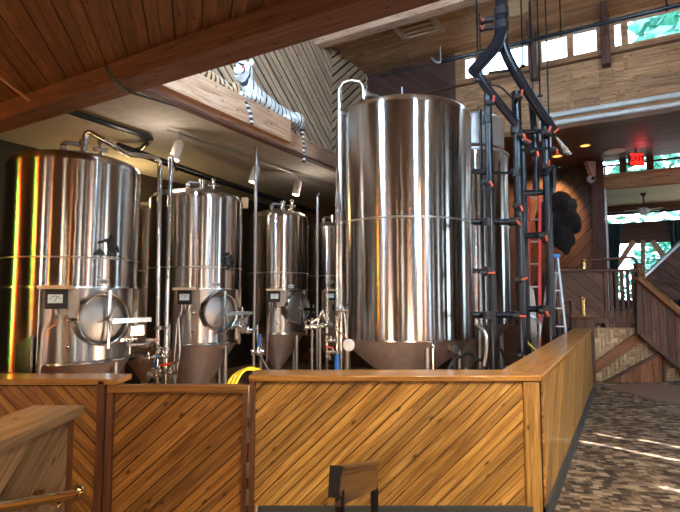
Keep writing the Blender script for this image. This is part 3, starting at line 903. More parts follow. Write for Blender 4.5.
    q = Vector((.2, -.2, zt_)); mb.cyl(q - Z * .06, q + Z * .14, .02); mb.cyl(q + Z * .06 - Vector((.07, 0, 0)), q + Z * .06 + Vector((.07, 0, 0)), .02); mb.ball(q + Z * .14, .03)
    mb.build('top_fitting', M['chrome'], t)
    mb = MB(); q = Vector((-.12, -.3, zt_)); mb.tube([q - Z * .05, q + Z * .07, q + Z * .07 + Vector((.14, .05, 0))], .02, 10, rad=.04); mb.cyl(q + Z * .02 - Vector((.03, 0, 0)), q + Z * .02 + Vector((.03, 0, 0)), .03); mb.build('relief_valve', M['dull'], t)
    return t


T1 = make_tank(-2.67, 5.0, .606, 'largest-looking leftmost brewing tank with round manhole and mountain tree emblem')
T2 = make_tank(-1.94, 6.73, .606, 'second brewing tank from the left with paw-like round emblem above its manhole', mh=30)
T3 = make_tank(-1.02, 8.3, .49, 'third slimmer brewing tank from the left, no emblem, behind steel valves', mh=38, cut=(-18, 78), ctrl=-6)
T4 = make_tank(-.2, 9.75, .46, 'farthest brewing tank of the left row, mostly behind the big central tank', mh=40, cut=(-20, 78), ctrl=2)
T5 = make_tank(-2.98, 7.75, .55, 'dark brewing tank in the second row between the first two tanks', full=False)


def flat_shape(parent, r, th0, z0, polys, name, mat):
    """thin decal plates bent round a tank; polys in metres around (th0, z0)"""
    mb = MB()
    for poly in polys:
        P = [pol(r + .003, R(th0) + x / r, z0 + z) for x, z in poly]
        mb.prism(P, pol(.012, R(th0), 0))
    return mb.build(name, mat, parent)


def rgp(cx, cy, rr, n=7, ph=0): return [(cx + rr * math.cos(2 * PI * k / n + ph), cy + rr * math.sin(2 * PI * k / n + ph)) for k in range(n)]
e1 = flat_shape(T1, .606, 27, 2.0, [[(-.13, -.04), (-.08, .01), (-.02, -.04)], [(0, -.05), (.02, .02), (.035, -.05)], [(.0, .02), (.035, .15), (.075, .02)], [(.02, -.02), (.04, .05), (.09, -.05)], [(-.1, .07), (-.02, .1), (.0, .09), (-.08, .05)], [(-.03, .1), (.0, .11), (-.005, .06)], [(.08, 0), (.1, .05), (.13, -.02)], [(-.13, -.055), (.13, -.055), (.13, -.045), (-.13, -.045)]], 'emblem', M['ink'])
mb = MB()
for k in range(5): mb.box(pol(.612, R(27) + (-.085 + .043 * k) / .606, 1.937), (.026, .004, .012), (Vector((math.cos(R(27)), math.sin(R(27)), 0)), pol(1, R(27), 0), Z))
mb.build('emblem_lettering', M['hinge'], T1)
flat_shape(T2, .606, 40, 2.01, [rgp(0, 0, .055, 9)] + [rgp(.09 * math.cos(a), .09 * math.sin(a), .026) for a in (PI * .55, PI * .8, PI, PI * 1.25, PI * 1.5, PI * 1.75, 0, PI * .25)], 'emblem', M['ink'])
flat_shape(T2, .611, 40, 2.0, [[(-.03, -.01), (0, -.035), (.03, -.01), (0, -.02)], rgp(-.018, .02, .009), rgp(.018, .02, .009)], 'emblem_inlay', M['chrome'])

# tall tanks
def tall_tank(X, Y, r, zrim, zseam, ztop, label):
    a = math.atan2(-X, Y); t = thing('bright_tank', label, 'tank', (X, Y, 0), a)
    mb = MB(); mb.lathe([(r, zrim), (r, ztop - .17)], 128); mb.build('shell', M['steel'], t)
    pr = [(r + .003, ztop - .175), (r + .003, ztop - .165)] + [(r - .11 + .108 * math.cos(R(a)), ztop - .165 + .12 * math.sin(R(a))) for a in range(0, 76, 8)] + [(r - .11 - (r - .11) * q + .03 * (1 - q), ztop - .045 + .13 * math.sin(q * PI / 2)) for q in (.1, .25, .45, .7, 1)]
    mb = MB(); mb.lathe(pr, 128); mb.build('domed_top', M['steel'], t, ang=50)
    mb = MB(); mb.lathe([(r, zseam - .012), (r + .008, zseam - .008), (r + .008, zseam + .008), (r, zseam + .012)], 128); mb.build('weld_band', M['seam'], t); mb = MB()
    mb.lathe([(r - .02, zrim - .02), (r + .004, zrim - .01), (r + .004, zrim + .006), (r, zrim + .008)], 128); mb.build('weld_band', M['chrome'], t)
    zc = zrim - .8
    mb = MB(); mb.lathe([(.09, zc), (.1, zc + .02), (r - .08, zrim - .08), (r - .02, zrim)], 128); mb.cyl((0, 0, zc - .12), (0, 0, zc + .03), .08); mb.build('cone', M['cone'], t)
    for k in range(4):
        th = R(20 + 90 * k); rr = r - .14
        mb = MB(); mb.cyl(pol(rr, th, .03), pol(rr, th, zrim - .03), .05, 16); mb.cyl(pol(rr, th, 0), pol(rr, th, .03), .09, 16); mb.build('leg', M['dull'], t)
    return t
BT = tall_tank(.957, 7.5, 1.02, .98, 2.6, 4.33, 'huge mirror-bright cylindrical tank standing in the centre behind the half wall')
mb = MB(); mb.cyl((0, -.35, 4.3), (0, -.35, 4.46), .03); mb.cyl((0, -.35, 4.46), (0, -.35, 4.62), .012); mb.build('top_valve', M['dull'], BT)
for th, z in ((38, .92),):
    mb = MB(); q = pol(.9, R(th + 3), .86); mb.cyl(q, q + pol(.12, R(th), 0), .03); mb.cyl(q + pol(.11, R(th), 0), q + pol(.14, R(th), 0), .06); mb.build('port', M['dull'], BT)
# wall brackets/ports on its skin
mb = MB(); th = R(-64); mb.cyl(pol(.97, th, 1.75), pol(1.15, th, 1.75), .012); mb.ball(pol(1.15, th, 1.75), .02); mb.build('thermowell', M['chrome'], BT)
BT2 = tall_tank(2.25, 9.05, .8, 1.08, 2.75, W(492, 139, 8.3).z, 'second tall bright tank partly hidden behind the black pipe rack')
mb = MB(); zn0, zn1 = W(492, 139, 8.3).z, W(490, 112, 8.4).z
mb.lathe([(.74, zn0 - .08), (.74, zn1 - .05), (.7, zn1), (0, zn1 + .03)], 64); mb.build('upper_neck', M['alu'], BT2)
mb = MB(); mb.lathe([(.8, zn0 - .19), (.825, zn0 - .18), (.825, zn0 - .15), (.8, zn0 - .14)], 96); mb.build('top_band', M['alu'], BT2)
# CIP pipe on left of the big tank
cp = thing('cleaning_pipe', 'polished steel pipe arching over the left shoulder of the huge central tank', 'pipe', tuple(W(341, 380, 7.0) * Vector((1, 1, 0))) if False else (W(341, 380, 7.0).x, 7.0, 0))
P = [W(341, 380, 7.0), W(339.5, 84, 7.0), W(350, 79, 7.05), W(362, 88, 7.1), W(364, 97, 7.12)]
P = [Vector((P[0].x, 7.0, 0.0)), Vector((P[1].x, 7.0, W(340, 81, 7.0).z)), W(362, 81, 7.05), W(364, 99, 7.1)]
mb = MB(True); mb.tube(P, .038, 14, rad=.22); mb.build('riser', M['chrome'], cp)
mb = MB(True); q = W(340, 114, 7.0); mb.tube([q + Vector((-.02, 0, 0)), q + Vector((.16, .0, .01)), q + Vector((.22, .1, -.06)), ], .014, 8, rad=.04); mb.cyl(q - Z * .03, q + Z * .03, .05); mb.build('clamp', M['dull'], cp)
mb = MB(True); q = W(366, 94, 7.1); mb.bar(q, W(378, 96, 7.3), .03, .03); mb.cyl(q - Z * .04, q + Z * .02, .05); mb.build('spray_valve', M['dull'], cp)
# stem pipe under central tank cone
sp = thing('drain_pipe', 'slim steel pipe rising in front of the central tank cone', 'pipe', (W(433, 380, 6.4).x, 6.4, 0))
q = W(433, 344, 6.4); mb = MB(True); mb.tube([Vector((q.x, q.y, 0)), q, q + Vector((0, .2, .03))], .03, 12, rad=.05); tag(mb.build('pipe', M['chrome'], sp))

# pressure/air disc at left of the central tank
wc = thing('sample_disc', 'white plastic disc cap hanging at the foot of the central tank', 'cap', tuple(W(349, 345, 6.2)))
q = W(349.5, 345, 6.2); mb = MB(True); mb.cyl(q - Vector((.02, .03, 0)), q + Vector((.0, .01, 0)), .075, 24); mb.build('disc', M['white'], wc, bevel=.01)
mb = MB(True); mb.tube([q + Vector((-.03, 0, .06)), q + Vector((-.08, .05, .12)), q + Vector((-.1, .4, .12))], .012, 8, rad=.03); mb.build('stalk', M['dull'], wc)

# ------------------------------------------------------------------ steel pipes between tanks
def pipe_thing(name, label, cat, path, r, mat, rad=.06, fit=None, group=None):
    path = [Vector(p) for p in path]
    t = thing(name, label, cat, tuple(path[0]), group=group)
    mb = MB(True); mb.tube(path, r, 12, rad=rad); mb.build('tube', mat, t)
    if fit:
        for p in fit:
            mb = MB(True); p = Vector(p); mb.cyl(p - Z * .018, p + Z * .018, r * 1.7, 14); mb.build('clamp', M['dull'], t)
    return t
Yp = 5.5
q1 = W(163, 165, Yp)
x = q1.x
pipe_thing('transfer_pipe', 'steel pipe looping from the first tank top down between the first two tanks', 'pipe', [(-2.64 + .15, 4.78, 2.95), (-2.64 + .15, 4.78, 3.2), W(112, 145, 4.8), W(125, 154, 5.1), W(160, 158, Yp), Vector((x, Yp, 0))], .026, M['chrome'], .1,
           [(x, Yp, W(163, 328, Yp).z), (x, Yp, W(163, 349, Yp).z)])
x2 = W(170.5, 165, Yp).x
pipe_thing('transfer_pipe', 'steel pipe running straight down just right of the looped pipe', 'pipe', [W(176, 170, 6.3), W(171, 155, Yp + .05), Vector((x2, Yp, 0))], .024, M['chrome'], .08,
           [(x2, Yp, W(170, 328, Yp).z), (x2, Yp, W(170, 349, Yp).z)])
# ball valves low on those pipes
def ball_valve(p, label, col, ang=70, s=1.0, ax=None, group=None):
    ax = ax or Vector((1, 0, 0))
    t = thing('ball_valve', label, 'valve', tuple(p), group=group)
    mb = MB(True); p = Vector(p)
    mb.cyl(p - ax * .05 * s, p + ax * .05 * s, .02 * s); mb.ball(p, .03 * s); mb.cyl(p - ax * .055 * s, p - ax * .045 * s, .03 * s); mb.cyl(p + ax * .045 * s, p + ax * .055 * s, .03 * s); mb.cyl(p, p + Z * .045 * s, .01 * s)
    mb.build('body', M['chrome'], t)
    mb = MB(True); dd = ax * math.cos(R(ang)) + Z * math.sin(R(ang)); b = p + Z * .045 * s
    mb.bar(b, b + dd * .11 * s, .018 * s, .01 * s, up=Vector((0, -1, 0))); mb.build('handle', M[col], t, bevel=.002)
    return t
ball_valve(W(155, 375, 5.3), 'ball valve with upright blue handle beside the looped pipe', 'blue', 85, 1.3)
ball_valve(W(159, 371, 5.2), 'ball valve with red body handle low beside the looped pipe', 'red', 10, 1.2)
ball_valve(W(170, 372, 5.4), 'bare steel ball valve between the two vertical pipes', 'chrome', 40, 1.2)
ball_valve(W(146, 345, 5.0), 'chrome ball valve under the first manhole arm', 'chrome', 0, 1.2)
# middle cluster
Ym = 6.6
xm = W(337, 250, Ym).x
pm_ = pipe_thing('product_pipe', 'vertical polished pipe with stacked clamps left of the central tank', 'pipe', [Vector((xm, Ym, 0)), Vector((xm, Ym, 2.95))], .022, M['chrome'], 0,
                 [(xm, Ym, W(337, y, Ym).z) for y in (318, 330, 342, 352)])
mb = MB(True); mb.cyl((xm, Ym, W(337, 372, Ym).z), (xm, Ym, W(337, 354, Ym).z), .036, 14); mb.build('grip', M['blue'], pm_, label='blue grip sleeve')
xq = W(317.5, 250, 7.2).x
pipe_thing('product_pipe', 'thin vertical pipe between the third and fourth tanks', 'pipe', [Vector((xq, 7.2, 0)), W(317.5, 197, 7.2), W(319, 194, 7.6)], .018, M['dull'], .03)
xr = W(255, 250, 7.0).x
pipe_thing('product_pipe', 'dull vertical pipe dropping between second and third tanks', 'pipe', [Vector((xr, 7.0, 0)), Vector((xr, 7.0, ZS - .02))], .022, M['dull'], 0)
pipe_thing('manifold_pipe', 'horizontal clamped pipe run in front of the third and fourth tanks', 'pipe', [W(308, 327, 6.9), W(322, 326, 6.8), W(334, 326, 6.62)], .022, M['dull'], 0, None)
for k, (px, py) in enumerate(((311, 327), (318, 326), (326, 325))):
    ball_valve(W(px, py, 6.75), 'clamped steel valve, %s along the horizontal pipe run' % ('first', 'second', 'third')[k], 'chrome', 30 + 40 * k, 1.3)
pipe_thing('drain_pipe', 'short grey pipe dropping from the valve run beside third tank', 'pipe', [W(320, 327, 6.8), Vector((W(320, 380, 6.8).x, 6.8, 0))], .02, M['dull'], 0)
ball_valve(W(258, 352, 6.2), 'valve with blue lever between second and third tank cones', 'blue', 80, 1.4)
pipe_thing('sample_hose', 'steel hose angling down between the second and third tank cones', 'hose', [W(257, 325, 6.3), W(258, 352, 6.2), W(272, 376, 5.9), Vector((W(276, 400, 5.8).x, 5.8, .03))], .014, M['dull'], .05)
pipe_thing('sample_hose', 'pale hose curving down left of the second tank cone', 'hose', [W(178, 318, 5.7), W(180, 350, 5.7), W(176, 372, 5.7), W(174, 385, 5.7)], .016, M['alu'], .1)
# more sanitary pipework between the third and fourth tanks
pipe_thing('clamped_riser', 'short clamped riser just left of the blue-sleeved pipe', 'pipe', [Vector((W(327, 380, 6.75).x, 6.75, 0)), W(327, 285, 6.75), W(333, 281, 6.7)], .017, M['chrome'], .04, [W(327, y, 6.75) for y in (300, 312, 340, 356)])
pipe_thing('clamped_riser', 'dark-clamped riser beside the third tank cone', 'pipe', [Vector((W(312, 380, 6.95).x, 6.95, 0)), W(312, 318, 6.95)], .02, M['dull'], 0, [W(312, y, 6.95) for y in (335, 350)])
pipe_thing('curved_spout', 'curved steel spout reaching towards the central tank at manhole height', 'pipe', [W(337, 316, 6.55), W(337, 310, 6.5), W(342, 307, 6.5), W(345, 318, 6.5), W(346, 340, 6.5)], .014, M['chrome'], .05)
ball_valve(W(343, 310, 6.45), 'small steel valve with dark lever left of the central tank', 'black', 20, 1.1)
ball_valve(W(331, 340, 6.5), 'small steel valve with dark lever below the horizontal pipe run', 'black', 160, 1.2)
ball_valve(W(333, 352, 6.5), 'small steel valve with red lever above the blue sleeve', 'red', 160, 1.0)
pipe_thing('manway_pipe', 'horizontal steel pipe with clamps under the first tank manhole arm', 'pipe', [W(128, 345, 4.75), W(146, 344, 4.9), W(158, 340, 5.3)], .018, M['dull'], .04)
pipe_thing('manway_pipe', 'horizontal steel pipe with clamps right of the second tank manhole', 'pipe', [W(238, 331, 6.15), W(250, 331, 6.2), W(257, 328, 6.3)], .02, M['dull'], .04)
for k, (px, py, Yv) in enumerate(((240, 326, 6.1), (248, 331, 6.15), (163, 356, 5.35), (148, 358, 5.2))):
    ball_valve(W(px, py, Yv), 'bright clamp valve ' + ('at the right edge of the second tank', 'on the pipe right of the second manhole', 'halfway down the looped pipe', 'low under the first tank arm')[k], 'black' if k % 2 else 'chrome', 35 + 50 * k, 1.25)
for k, (pa, pb, pc) in enumerate((((57, 310, 4.3), (62, 322, 4.3), (46, 330, 4.35)), ((190, 305, 5.95), (186, 318, 5.95), (178, 312, 6.0)))):
    tag(MB(True).tube([W(*pa), W(*pb), W(*pc)], .006, 6, rad=.15).build('sensor_wire', M['alu']), 'thin looping wire below the %s tank controller' % ('first', 'second')[k], 'wire')
# yellow hoses
for k in range(3):
    o = MB(True); s = k * 4
    o.tube([Vector((W(222 + s, 392, 4.6).x, 4.6, .03)), W(224 + s, 392, 4.6), W(231 + s, 377 - k, 4.6), W(243 + s * .6, 369 - k, 4.7), W(256 + s, 369 + k, 4.8), W(266 + s, 384, 4.9)], .014, 8, rad=.12)
    tag(o.build('coiled_hose', M['yellow']), ('lowest', 'middle', 'topmost')[k] + ' loop of yellow hose showing behind the gate post', 'hose', 'yellow hose loops')
# black drain hoses near the right
tag(MB(True).tube([W(443, 384, 6.2), W(452, 360, 6.3), W(470, 352, 6.6), W(478, 362, 6.6), W(500, 345, 6.7), W(506, 362, 6.8)], .02, 8, rad=.2).build('drain_hose', M['rubber']), 'black hose drooping beneath the central tank beside the pipe rack', 'hose')
tag(MB(True).tube([W(478, 325, 6.35), W(486, 332, 6.2), W(487, 350, 6.2), W(484, 366, 6.2)], .022, 8, rad=.1).build('white_hose', M['alu']), 'pale hose hanging beside the first black pipe', 'hose')
tag(MB(True).tube([W(524, 338, 6.9), W(530, 345, 6.8), W(543, 358, 6.7), W(548, 372, 6.7)], .015, 8, rad=.1).build('yellow_cord', M['yellow']), 'yellow cord hanging between the second and third black pipes', 'cord')
tag(MB(True).tube([W(526, 360, 6.9), W(533, 350, 6.9), W(545, 372, 6.8), W(550, 385, 6.8)], .016, 8, rad=.1).build('red_hose', M['red']), 'red hose end low behind the aisle half wall', 'hose')
tag(MB(True).tube([W(530, 315, 7.2), W(540, 322, 7.1), W(539, 345, 7.1), W(536, 366, 7.1)], .022, 8, rad=.12).build('grey_hose', M['alu']), 'grey hose hanging behind the third black pipe', 'hose')
tank_tool = thing('pump_cart', 'small grey upright housing standing between the black pipes', 'pump', (W(530, 380, 7.5).x, 7.5, 0))
q = W(529, 310, 7.5); mb = MB(True); mb.box((q.x, 7.5, q.z / 2 + .1), (.16, .16, q.z - .1)); mb.prism([(q.x - .08, 7.42, q.z + .05), (q.x + .08, 7.42, q.z + .05), (q.x + .05, 7.42, q.z + .3), (q.x - .05, 7.42, q.z + .42)], (0, .12, 0)); mb.build('housing', M['dull'], tank_tool, bevel=.01)
mb = MB(True); mb.box((q.x, 7.5, .08), (.26, .3, .16)); mb.build('foot', M['black'], tank_tool)

# ------------------------------------------------------------------ black pipe rack
rk = thing('pipe_rack', 'tall rack of thick black pipes with orange-handled valves right of the big tank', 'pipe rack', (W(515, 400, 6.5).x, 6.5, 0))
def bt(name, path, r, rad=.08, seg=14, mat='abs'):
    mb = MB(True); mb.tube(path, r, seg, rad=rad); return mb.build(name, M[mat], rk)
def vert(px, Y, y0, r, name='upright_pipe'):
    q = W(px, y0, Y); o = bt(name, [Vector((q.x, Y, 0)), q], r, 0); return q.x
x1_ = vert(487.5, 6.3, 83, .048)
x2_ = vert(516, 6.5, 92, .062)
x3_ = vert(545, 6.7, 118, .055)
vert(480, 6.5, 110, .02)
vert(523, 6.9, 130, .028)
bt('main_pipe', [W(501, -60, 6.3), W(501.5, 40, 6.3), W(473, 72, 6.15)], .08, .22, 20)
bt('diagonal_pipe', [W(476, 68, 6.2), W(482, 82, 6.22), W(516, 124, 6.4)], .055, .1, 18)
bt('branch_pipe', [W(502, 10, 6.36), W(503, 48, 6.36), W(516, 74, 6.42), W(554, 132, 6.7)], .066, .15, 20)
def cross(pxa, ya, Ya, pxb, yb, Yb, r=.042): return bt('cross_pipe', [W(pxa, ya, Ya), W(pxb, yb, Yb)], r, 0)
cross(472, 222, 6.4, 518, 222, 6.45); cross(472, 315, 6.4, 517, 315, 6.45); cross(519, 236, 6.6, 546, 235, 6.7); cross(518, 309, 6.6, 546, 309, 6.7)
cross(520, 193, 6.6, 552, 192, 6.8); cross(489, 173, 6.35, 517, 173, 6.5, .018); cross(472, 271, 6.4, 488, 271, 6.35, .03); cross(472, 171, 6.4, 487, 172, 6.35, .035)
cross(489, 73, 6.35, 520, 69, 6.5, .02); cross(522, 150, 6.5, 552, 148, 6.7, .02); cross(524, 132, 6.5, 540, 131, 6.6, .03)
bt('curved_pipe', [W(489, 85, 6.35), W(500, 86, 6.35), W(514, 100, 6.4)], .012, .1, 8)
bt('bypass_pipe', [W(531, 95, 6.8), W(534, 130, 6.8), W(536, 160, 6.8), W(536, 192, 6.7)], .045, .1)
bt('bypass_pipe', [W(545, 175, 6.62), W(553, 165, 6.65), W(554, 190, 6.7), W(548, 196, 6.7)], .03, .06)
# couplings
for px, py, Y, r in ((501.5, 12, 6.3, .092), (501.5, 26, 6.3, .092), (487.5, 120, 6.3, .058), (516, 130, 6.5, .075), (545, 170, 6.7, .068), (516, 222, 6.5, .075), (516, 315, 6.5, .075), (545, 236, 6.7, .068), (545, 309, 6.7, .068), (487.5, 222, 6.3, .058), (487.5, 315, 6.3, .058), (516, 173, 6.5, .072), (487.5, 271, 6.3, .06)):
    q = W(px, py, Y); mb = MB(True); mb.cyl(q - Z * .05, q + Z * .05, r, 18); mb.build('coupling', M['black'], rk)

# side stub valves at the top
for py in (19, 27):
    q = W(493, py, 6.3); mb = MB(True); mb.cyl(q, W(481, py + 2, 6.3), .045 if py == 19 else .035, 16); mb.cyl(W(483, py + 1.6, 6.3), W(479.5, py + 2, 6.3), .055 if py == 19 else .042, 16); sb = mb.build('stub_valve', M['black'], rk)
    mb = MB(True); q = W(482.5, py, 6.22); mb.bar(q + Vector((-.02, 0, .02)), q + Vector((0, 0, -.035)), .012, .012); mb.bar(q + Vector((.02, 0, .02)), q + Vector((0, 0, -.035)), .012, .012); mb.build('handle', M['orange'], sb)
# valves with orange handles
for px, py, Y, an in ((489, 182, 6.3, -60), (516, 221, 6.42, -50), (520, 206, 6.45, -70), (545, 236, 6.6, -80), (545, 311, 6.6, -60), (519, 316, 6.42, 0), (488, 273, 6.22, 0), (523, 135, 6.4, -75), (530, 143, 6.45, 150), (536, 152, 6.45, -75), (548, 133, 6.55, 70), (556, 150, 6.65, -80), (548, 167, 6.6, 90), (553, 134, 6.6, 40), (493, 103, 6.25, 85), (521, 97, 6.4, 80), (521, 280, 6.42, 20), (523, 356, 6.4, -30)):
    q = W(px - 3, py, Y); mb = MB(True); mb.cyl(q + Vector((-.05, 0, 0)), q + Vector((.05, 0, 0)), .035, 14); mb.ball(q, .045, 12, 8); vb = mb.build('valve_body', M['black'], rk)
    mb = MB(True); dd = Vector((math.cos(R(an)), 0, math.sin(R(an)))); b = q + Vector((.03, -.05, 0)); mb.bar(b, b + dd * .08, .026, .018, up=Vector((0, -1, 0))); mb.build('handle', M['orange'], vb, bevel=.004)
# angled gauge wand near the insulated pipes
mb = MB(True)
for k in range(3): mb.cyl(W(556 + k * 2, 138 + k * 3, 6.8), W(571 - k * 3, 154, 6.75), .018, 10)
mb.build('metal_probe', M['chrome'], rk)
# hanger rods
for k, (px, y1, Yh) in enumerate(((475, 80, 6.2), (519, 66, 6.5), (528, 130, 6.7), (535, 96, 6.8), (543, 118, 6.9))):
    q0, q1 = W(px, -70, Yh), W(px, y1, Yh)
    mb = MB(True); mb.cyl(Vector((q0.x, Yh, ZH - .005)), Vector((q0.x, Yh, q1.z)), .011, 8); mb.box((q0.x, Yh, q1.z), (.06, .06, .02))
    mb.build('hanger_rod', M['abs'], rk)
# horizontal conduit across the clerestory
cc = 9.0
t0, t1 = n_at(445, cc), -6.8
zc_ = z_on_c(570, 33, cc)
cd = thing('ceiling_conduit', 'long dark conduit crossing in front of the high clerestory windows', 'conduit', tuple(AB(cc, 0, zc_)))
mb = MB(True); mb.cyl(AB(cc, t0, zc_), AB(cc, t1, zc_), .035, 12); mb.build('tube', M['abs'], cd)
mb = MB(True)
for px in (485, 537, 569, 680):
    n = n_at(px, cc); mb.cyl(AB(cc, n, zc_), AB(cc, n, ZH), .012, 8); mb.cyl(AB(cc, n - .02, zc_), AB(cc, n + .02, zc_), .05, 12)
mb.build('hanger', M['abs'], cd)
mb = MB(True); p = AB(cc, t0, zc_); mb.tube([p, p + B * .1, p + B * .2 + Z * .12], .02, 8, rad=.05); mb.tube([p + B * .02, p + B * .02 + Z * .3], .012, 8); mb.build('end_hook', M['alu'], cd)
# second conduit across maroon wall
tag(MB(True).tube([AB(9.9, n_at(380, 9.9), z_on_c(380, 77, 9.9)), AB(9.9, n_at(445, 9.9), z_on_c(445, 62, 9.9))], .02, 8).build('sprinkler_pipe', M['black']), 'dark sprinkler pipe along the maroon wall above the central tank', 'pipe')
# insulated pipes
for k, (dz, r, lb) in enumerate(((0, .048, 'upper'), (1, .042, 'lower'))):
    c_ = 9.85 - .12 * k
    z = z_on_c(620, (105.5, 114)[k], c_); n0 = n_at((546, 553)[k], c_)
    pipe_thing('insulated_pipe', lb + ' white insulated pipe below the clerestory boards, ending in a bend', 'pipe', [AB(c_, n0, z - .45), AB(c_, n0, z), AB(c_, NR + .1, z)], r, M['insul'], .14)
tag(MB(True).tube([AB(9.95, n_at(556, 9.95), z_on_c(620, 108, 9.95)), AB(9.95, NR + .1, z_on_c(620, 108, 9.95))], .025, 8).build('thin_pipe', M['hood']), 'thin tan pipe running between the two white insulated pipes', 'pipe')
# air register and round disc on high ceiling
vt = thing('ceiling_vent', 'square wooden louvred vent set in the high boarded ceiling', 'vent', (0, 0, ZH))
def HC(px, py):   # point on the high ceiling
    x = (px - 340) / F; u = (256 - py) / F; t = (ZH - EYE) / (SP + u * CP); return Vector((x * t, (CP - u * SP) * t, ZH))
c0 = (HC(392, 19) + HC(422, 8) + HC(441, 32) + HC(411, 41)) / 4
mb = MB(True)
uu, vv = B, A
s_ = .37
for q in (-1, 1):
    mb.box(c0 + vv * q * s_ - Z * .015, (2 * s_ + .12, .12, .04), (uu, vv, Z)); mb.box(c0 + uu * q * s_ - Z * .015, (.12, 2 * s_ - .12, .04), (uu, vv, Z))
mb.build('frame', M['wallw'], vt, bevel=.005)
mb = MB(True)
for k in range(3): mb.box(c0 + vv * (-.2 + .2 * k) - Z * .01, (2 * s_ - .14, .15, .012), (uu, vv + Z * .25, Z - vv * .25))
mb.build('louvre', M['wallw'], vt)
q = HC(515, 6); tag(MB(True).cyl(q - Z * .03, q, .28, 32).build('ceiling_speaker', M['hood']), 'round tan ceiling speaker above the clerestory windows', 'speaker')

# ------------------------------------------------------------------ ladders
ld = thing('extension_ladder', 'red fibreglass extension ladder leaning upright behind the black pipes', 'ladder', (W(534, 380, 7.9).x, 7.9, 0))
for px in (528.5, 539.5):
    a, b = W(px, 196, 8.1), W(px, 380, 7.8); b = b + (b - a) * (b.z / max(.1, a.z - b.z)); mb = MB(True); mb.bar(b, a, .05, .03, up=Vector((0, -1, 0))); mb.build('rail', M['redladder'], ld)
a, b = W(528.5, 196, 8.1), W(539.5, 196, 8.1); a2, b2 = W(528.5, 380, 7.8), W(539.5, 380, 7.8)
for k in range(9):
    t = k / 8 * 1.0; mb = MB(True); mb.cyl(a.lerp(a2, t) - Z * .03, b.lerp(b2, t) - Z * .03, .016, 8); mb.build('rung', M['alu'], ld)
sl = thing('step_ladder', 'aluminium stepladder standing behind the aisle half wall', 'ladder', (W(556, 380, 7.6).x, 7.6, 0))
Yl = 7.9
tp = [W(551, 256, Yl), W(557, 256, Yl)]; bo = [W(552, 340, Yl - .25), W(566, 340, Yl - .25)]
for i in (0, 1):
    a, b = tp[i], bo[i]; b = b + (b - a) * (b.z / (a.z - b.z)); mb = MB(True); mb.bar(a, b, .03, .06, up=Vector((0, -1, 0))); mb.build('front_rail', M['alu'], sl)
    bb = b + Vector((0, .8, 0)); mb = MB(True); mb.bar(a, bb, .025, .03, up=Vector((0, -1, 0))); mb.build('rear_rail', M['alu'], sl)
for k in range(1, 8):
    t = k / 8.0
    e0, e1 = tp[0], tp[1]; f0 = bo[0] + (bo[0] - e0) * (bo[0].z / (e0.z - bo[0].z)); f1 = bo[1] + (bo[1] - e1) * (bo[1].z / (e1.z - bo[1].z))
    mb = MB(True); mb.bar(e0.lerp(f0, t), e1.lerp(f1, t), .08, .02); mb.build('step', M['alu'], sl)
mb = MB(True); mb.box((tp[0] + tp[1]) / 2, (.14, .14, .05)); mb.build('top_cap', M['blue'], sl)

# ------------------------------------------------------------------ soffit services, track lights
def SO(px, py, z=ZS):
    x = (px - 340) / F; u = (256 - py) / F; t = (z - EYE) / (SP + u * CP); return Vector((x * t, (CP - u * SP) * t, z))
pipe_thing('soffit_pipe', 'dark pipe zigzagging under the beige soffit above the first tank', 'pipe', [SO(60, 108, 3.62), SO(152, 138, 3.62), SO(140, 150, 3.62), SO(120, 150, 3.62)], .035, M['abs'], .08)
pipe_thing('soffit_pipe', 'long dark pipe under the soffit running over the tank tops', 'pipe', [SO(118, 146, 3.5), SO(210, 178, 3.5), SO(300, 207, 3.5), SO(314, 211.5, 3.5)], .05, M['abs'], .08)
pipe_thing('soffit_pipe', 'thin dark pipe close to the soffit left of the track', 'pipe', [SO(50, 104, 3.66), SO(66, 112, 3.66), SO(150, 140, 3.66)], .014, M['abs'], .03)
c0, c1 = SO(178, 133, 3.64), SO(338, 189, 3.64)
tr = pipe_thing('lighting_track', 'slim grey conduit track along the soffit carrying three lamps', 'track', [c0 - Vector((.1, .1, 0)), c0, c1], .016, M['dull'], .02)
lamps = [(179, 148, 133, 3.64), (256, 172, 160, 3.64), (298, 189, 175, 3.64)]
for k, (px, py, ytop, zz) in enumerate(lamps):
    top = c0.lerp(c1, (px - 178) / 160.0) if k else c0
    top = SO(px + (1 if k else 1), ytop, 3.64)
    t = thing('track_lamp', ('cylindrical white track lamp over the second tank, nearest the fascia', 'cylindrical white track lamp hanging between second and third tanks', 'small cylindrical track lamp above the third tank')[k], 'lamp', tuple(top), group='track lamps under the soffit')
    ax = Vector((-.22, -.1, -1)).normalized()
    j = top - Z * .1
    mb = MB(True); mb.cyl(top + Z * .02, j, .012, 8); mb.box(j, (.05, .03, .03)); mb.build('stem', M['dull'], t)
    mb = MB(True); mb.tube([j, j + ax * .03, j + ax * .26], .05, 20, radii=[.04, .062, .068]); mb.build('can', M['lamp_white'], t, ang=50)
    mb = MB(True); mb.cyl(j + ax * .25, j + ax * .263, .056, 20); mb.build('bulb', M['bulb_w'], t)
    l = bpy.data.lights.new('lamp', 'SPOT'); l.energy = 30; l.spot_size = R(100); l.spot_blend = .6; l.color = (1, .8, .55); l.shadow_soft_size = .05
    lo = bpy.data.objects.new('lamp_light', l); COL.objects.link(lo); lo.location = j + ax * .3; lo.rotation_euler = ax.to_track_quat('-Z', 'Y').to_euler()
tag(MB(True).tube([W(106, 66, 3.75), W(112, 78, 3.9), W(128, 92, 4.3), W(176, 106, 5.2)], .012, 8, rad=.1).build('black_cable', M['rubber']), 'black cable sagging off the dark foreground beam', 'cable')
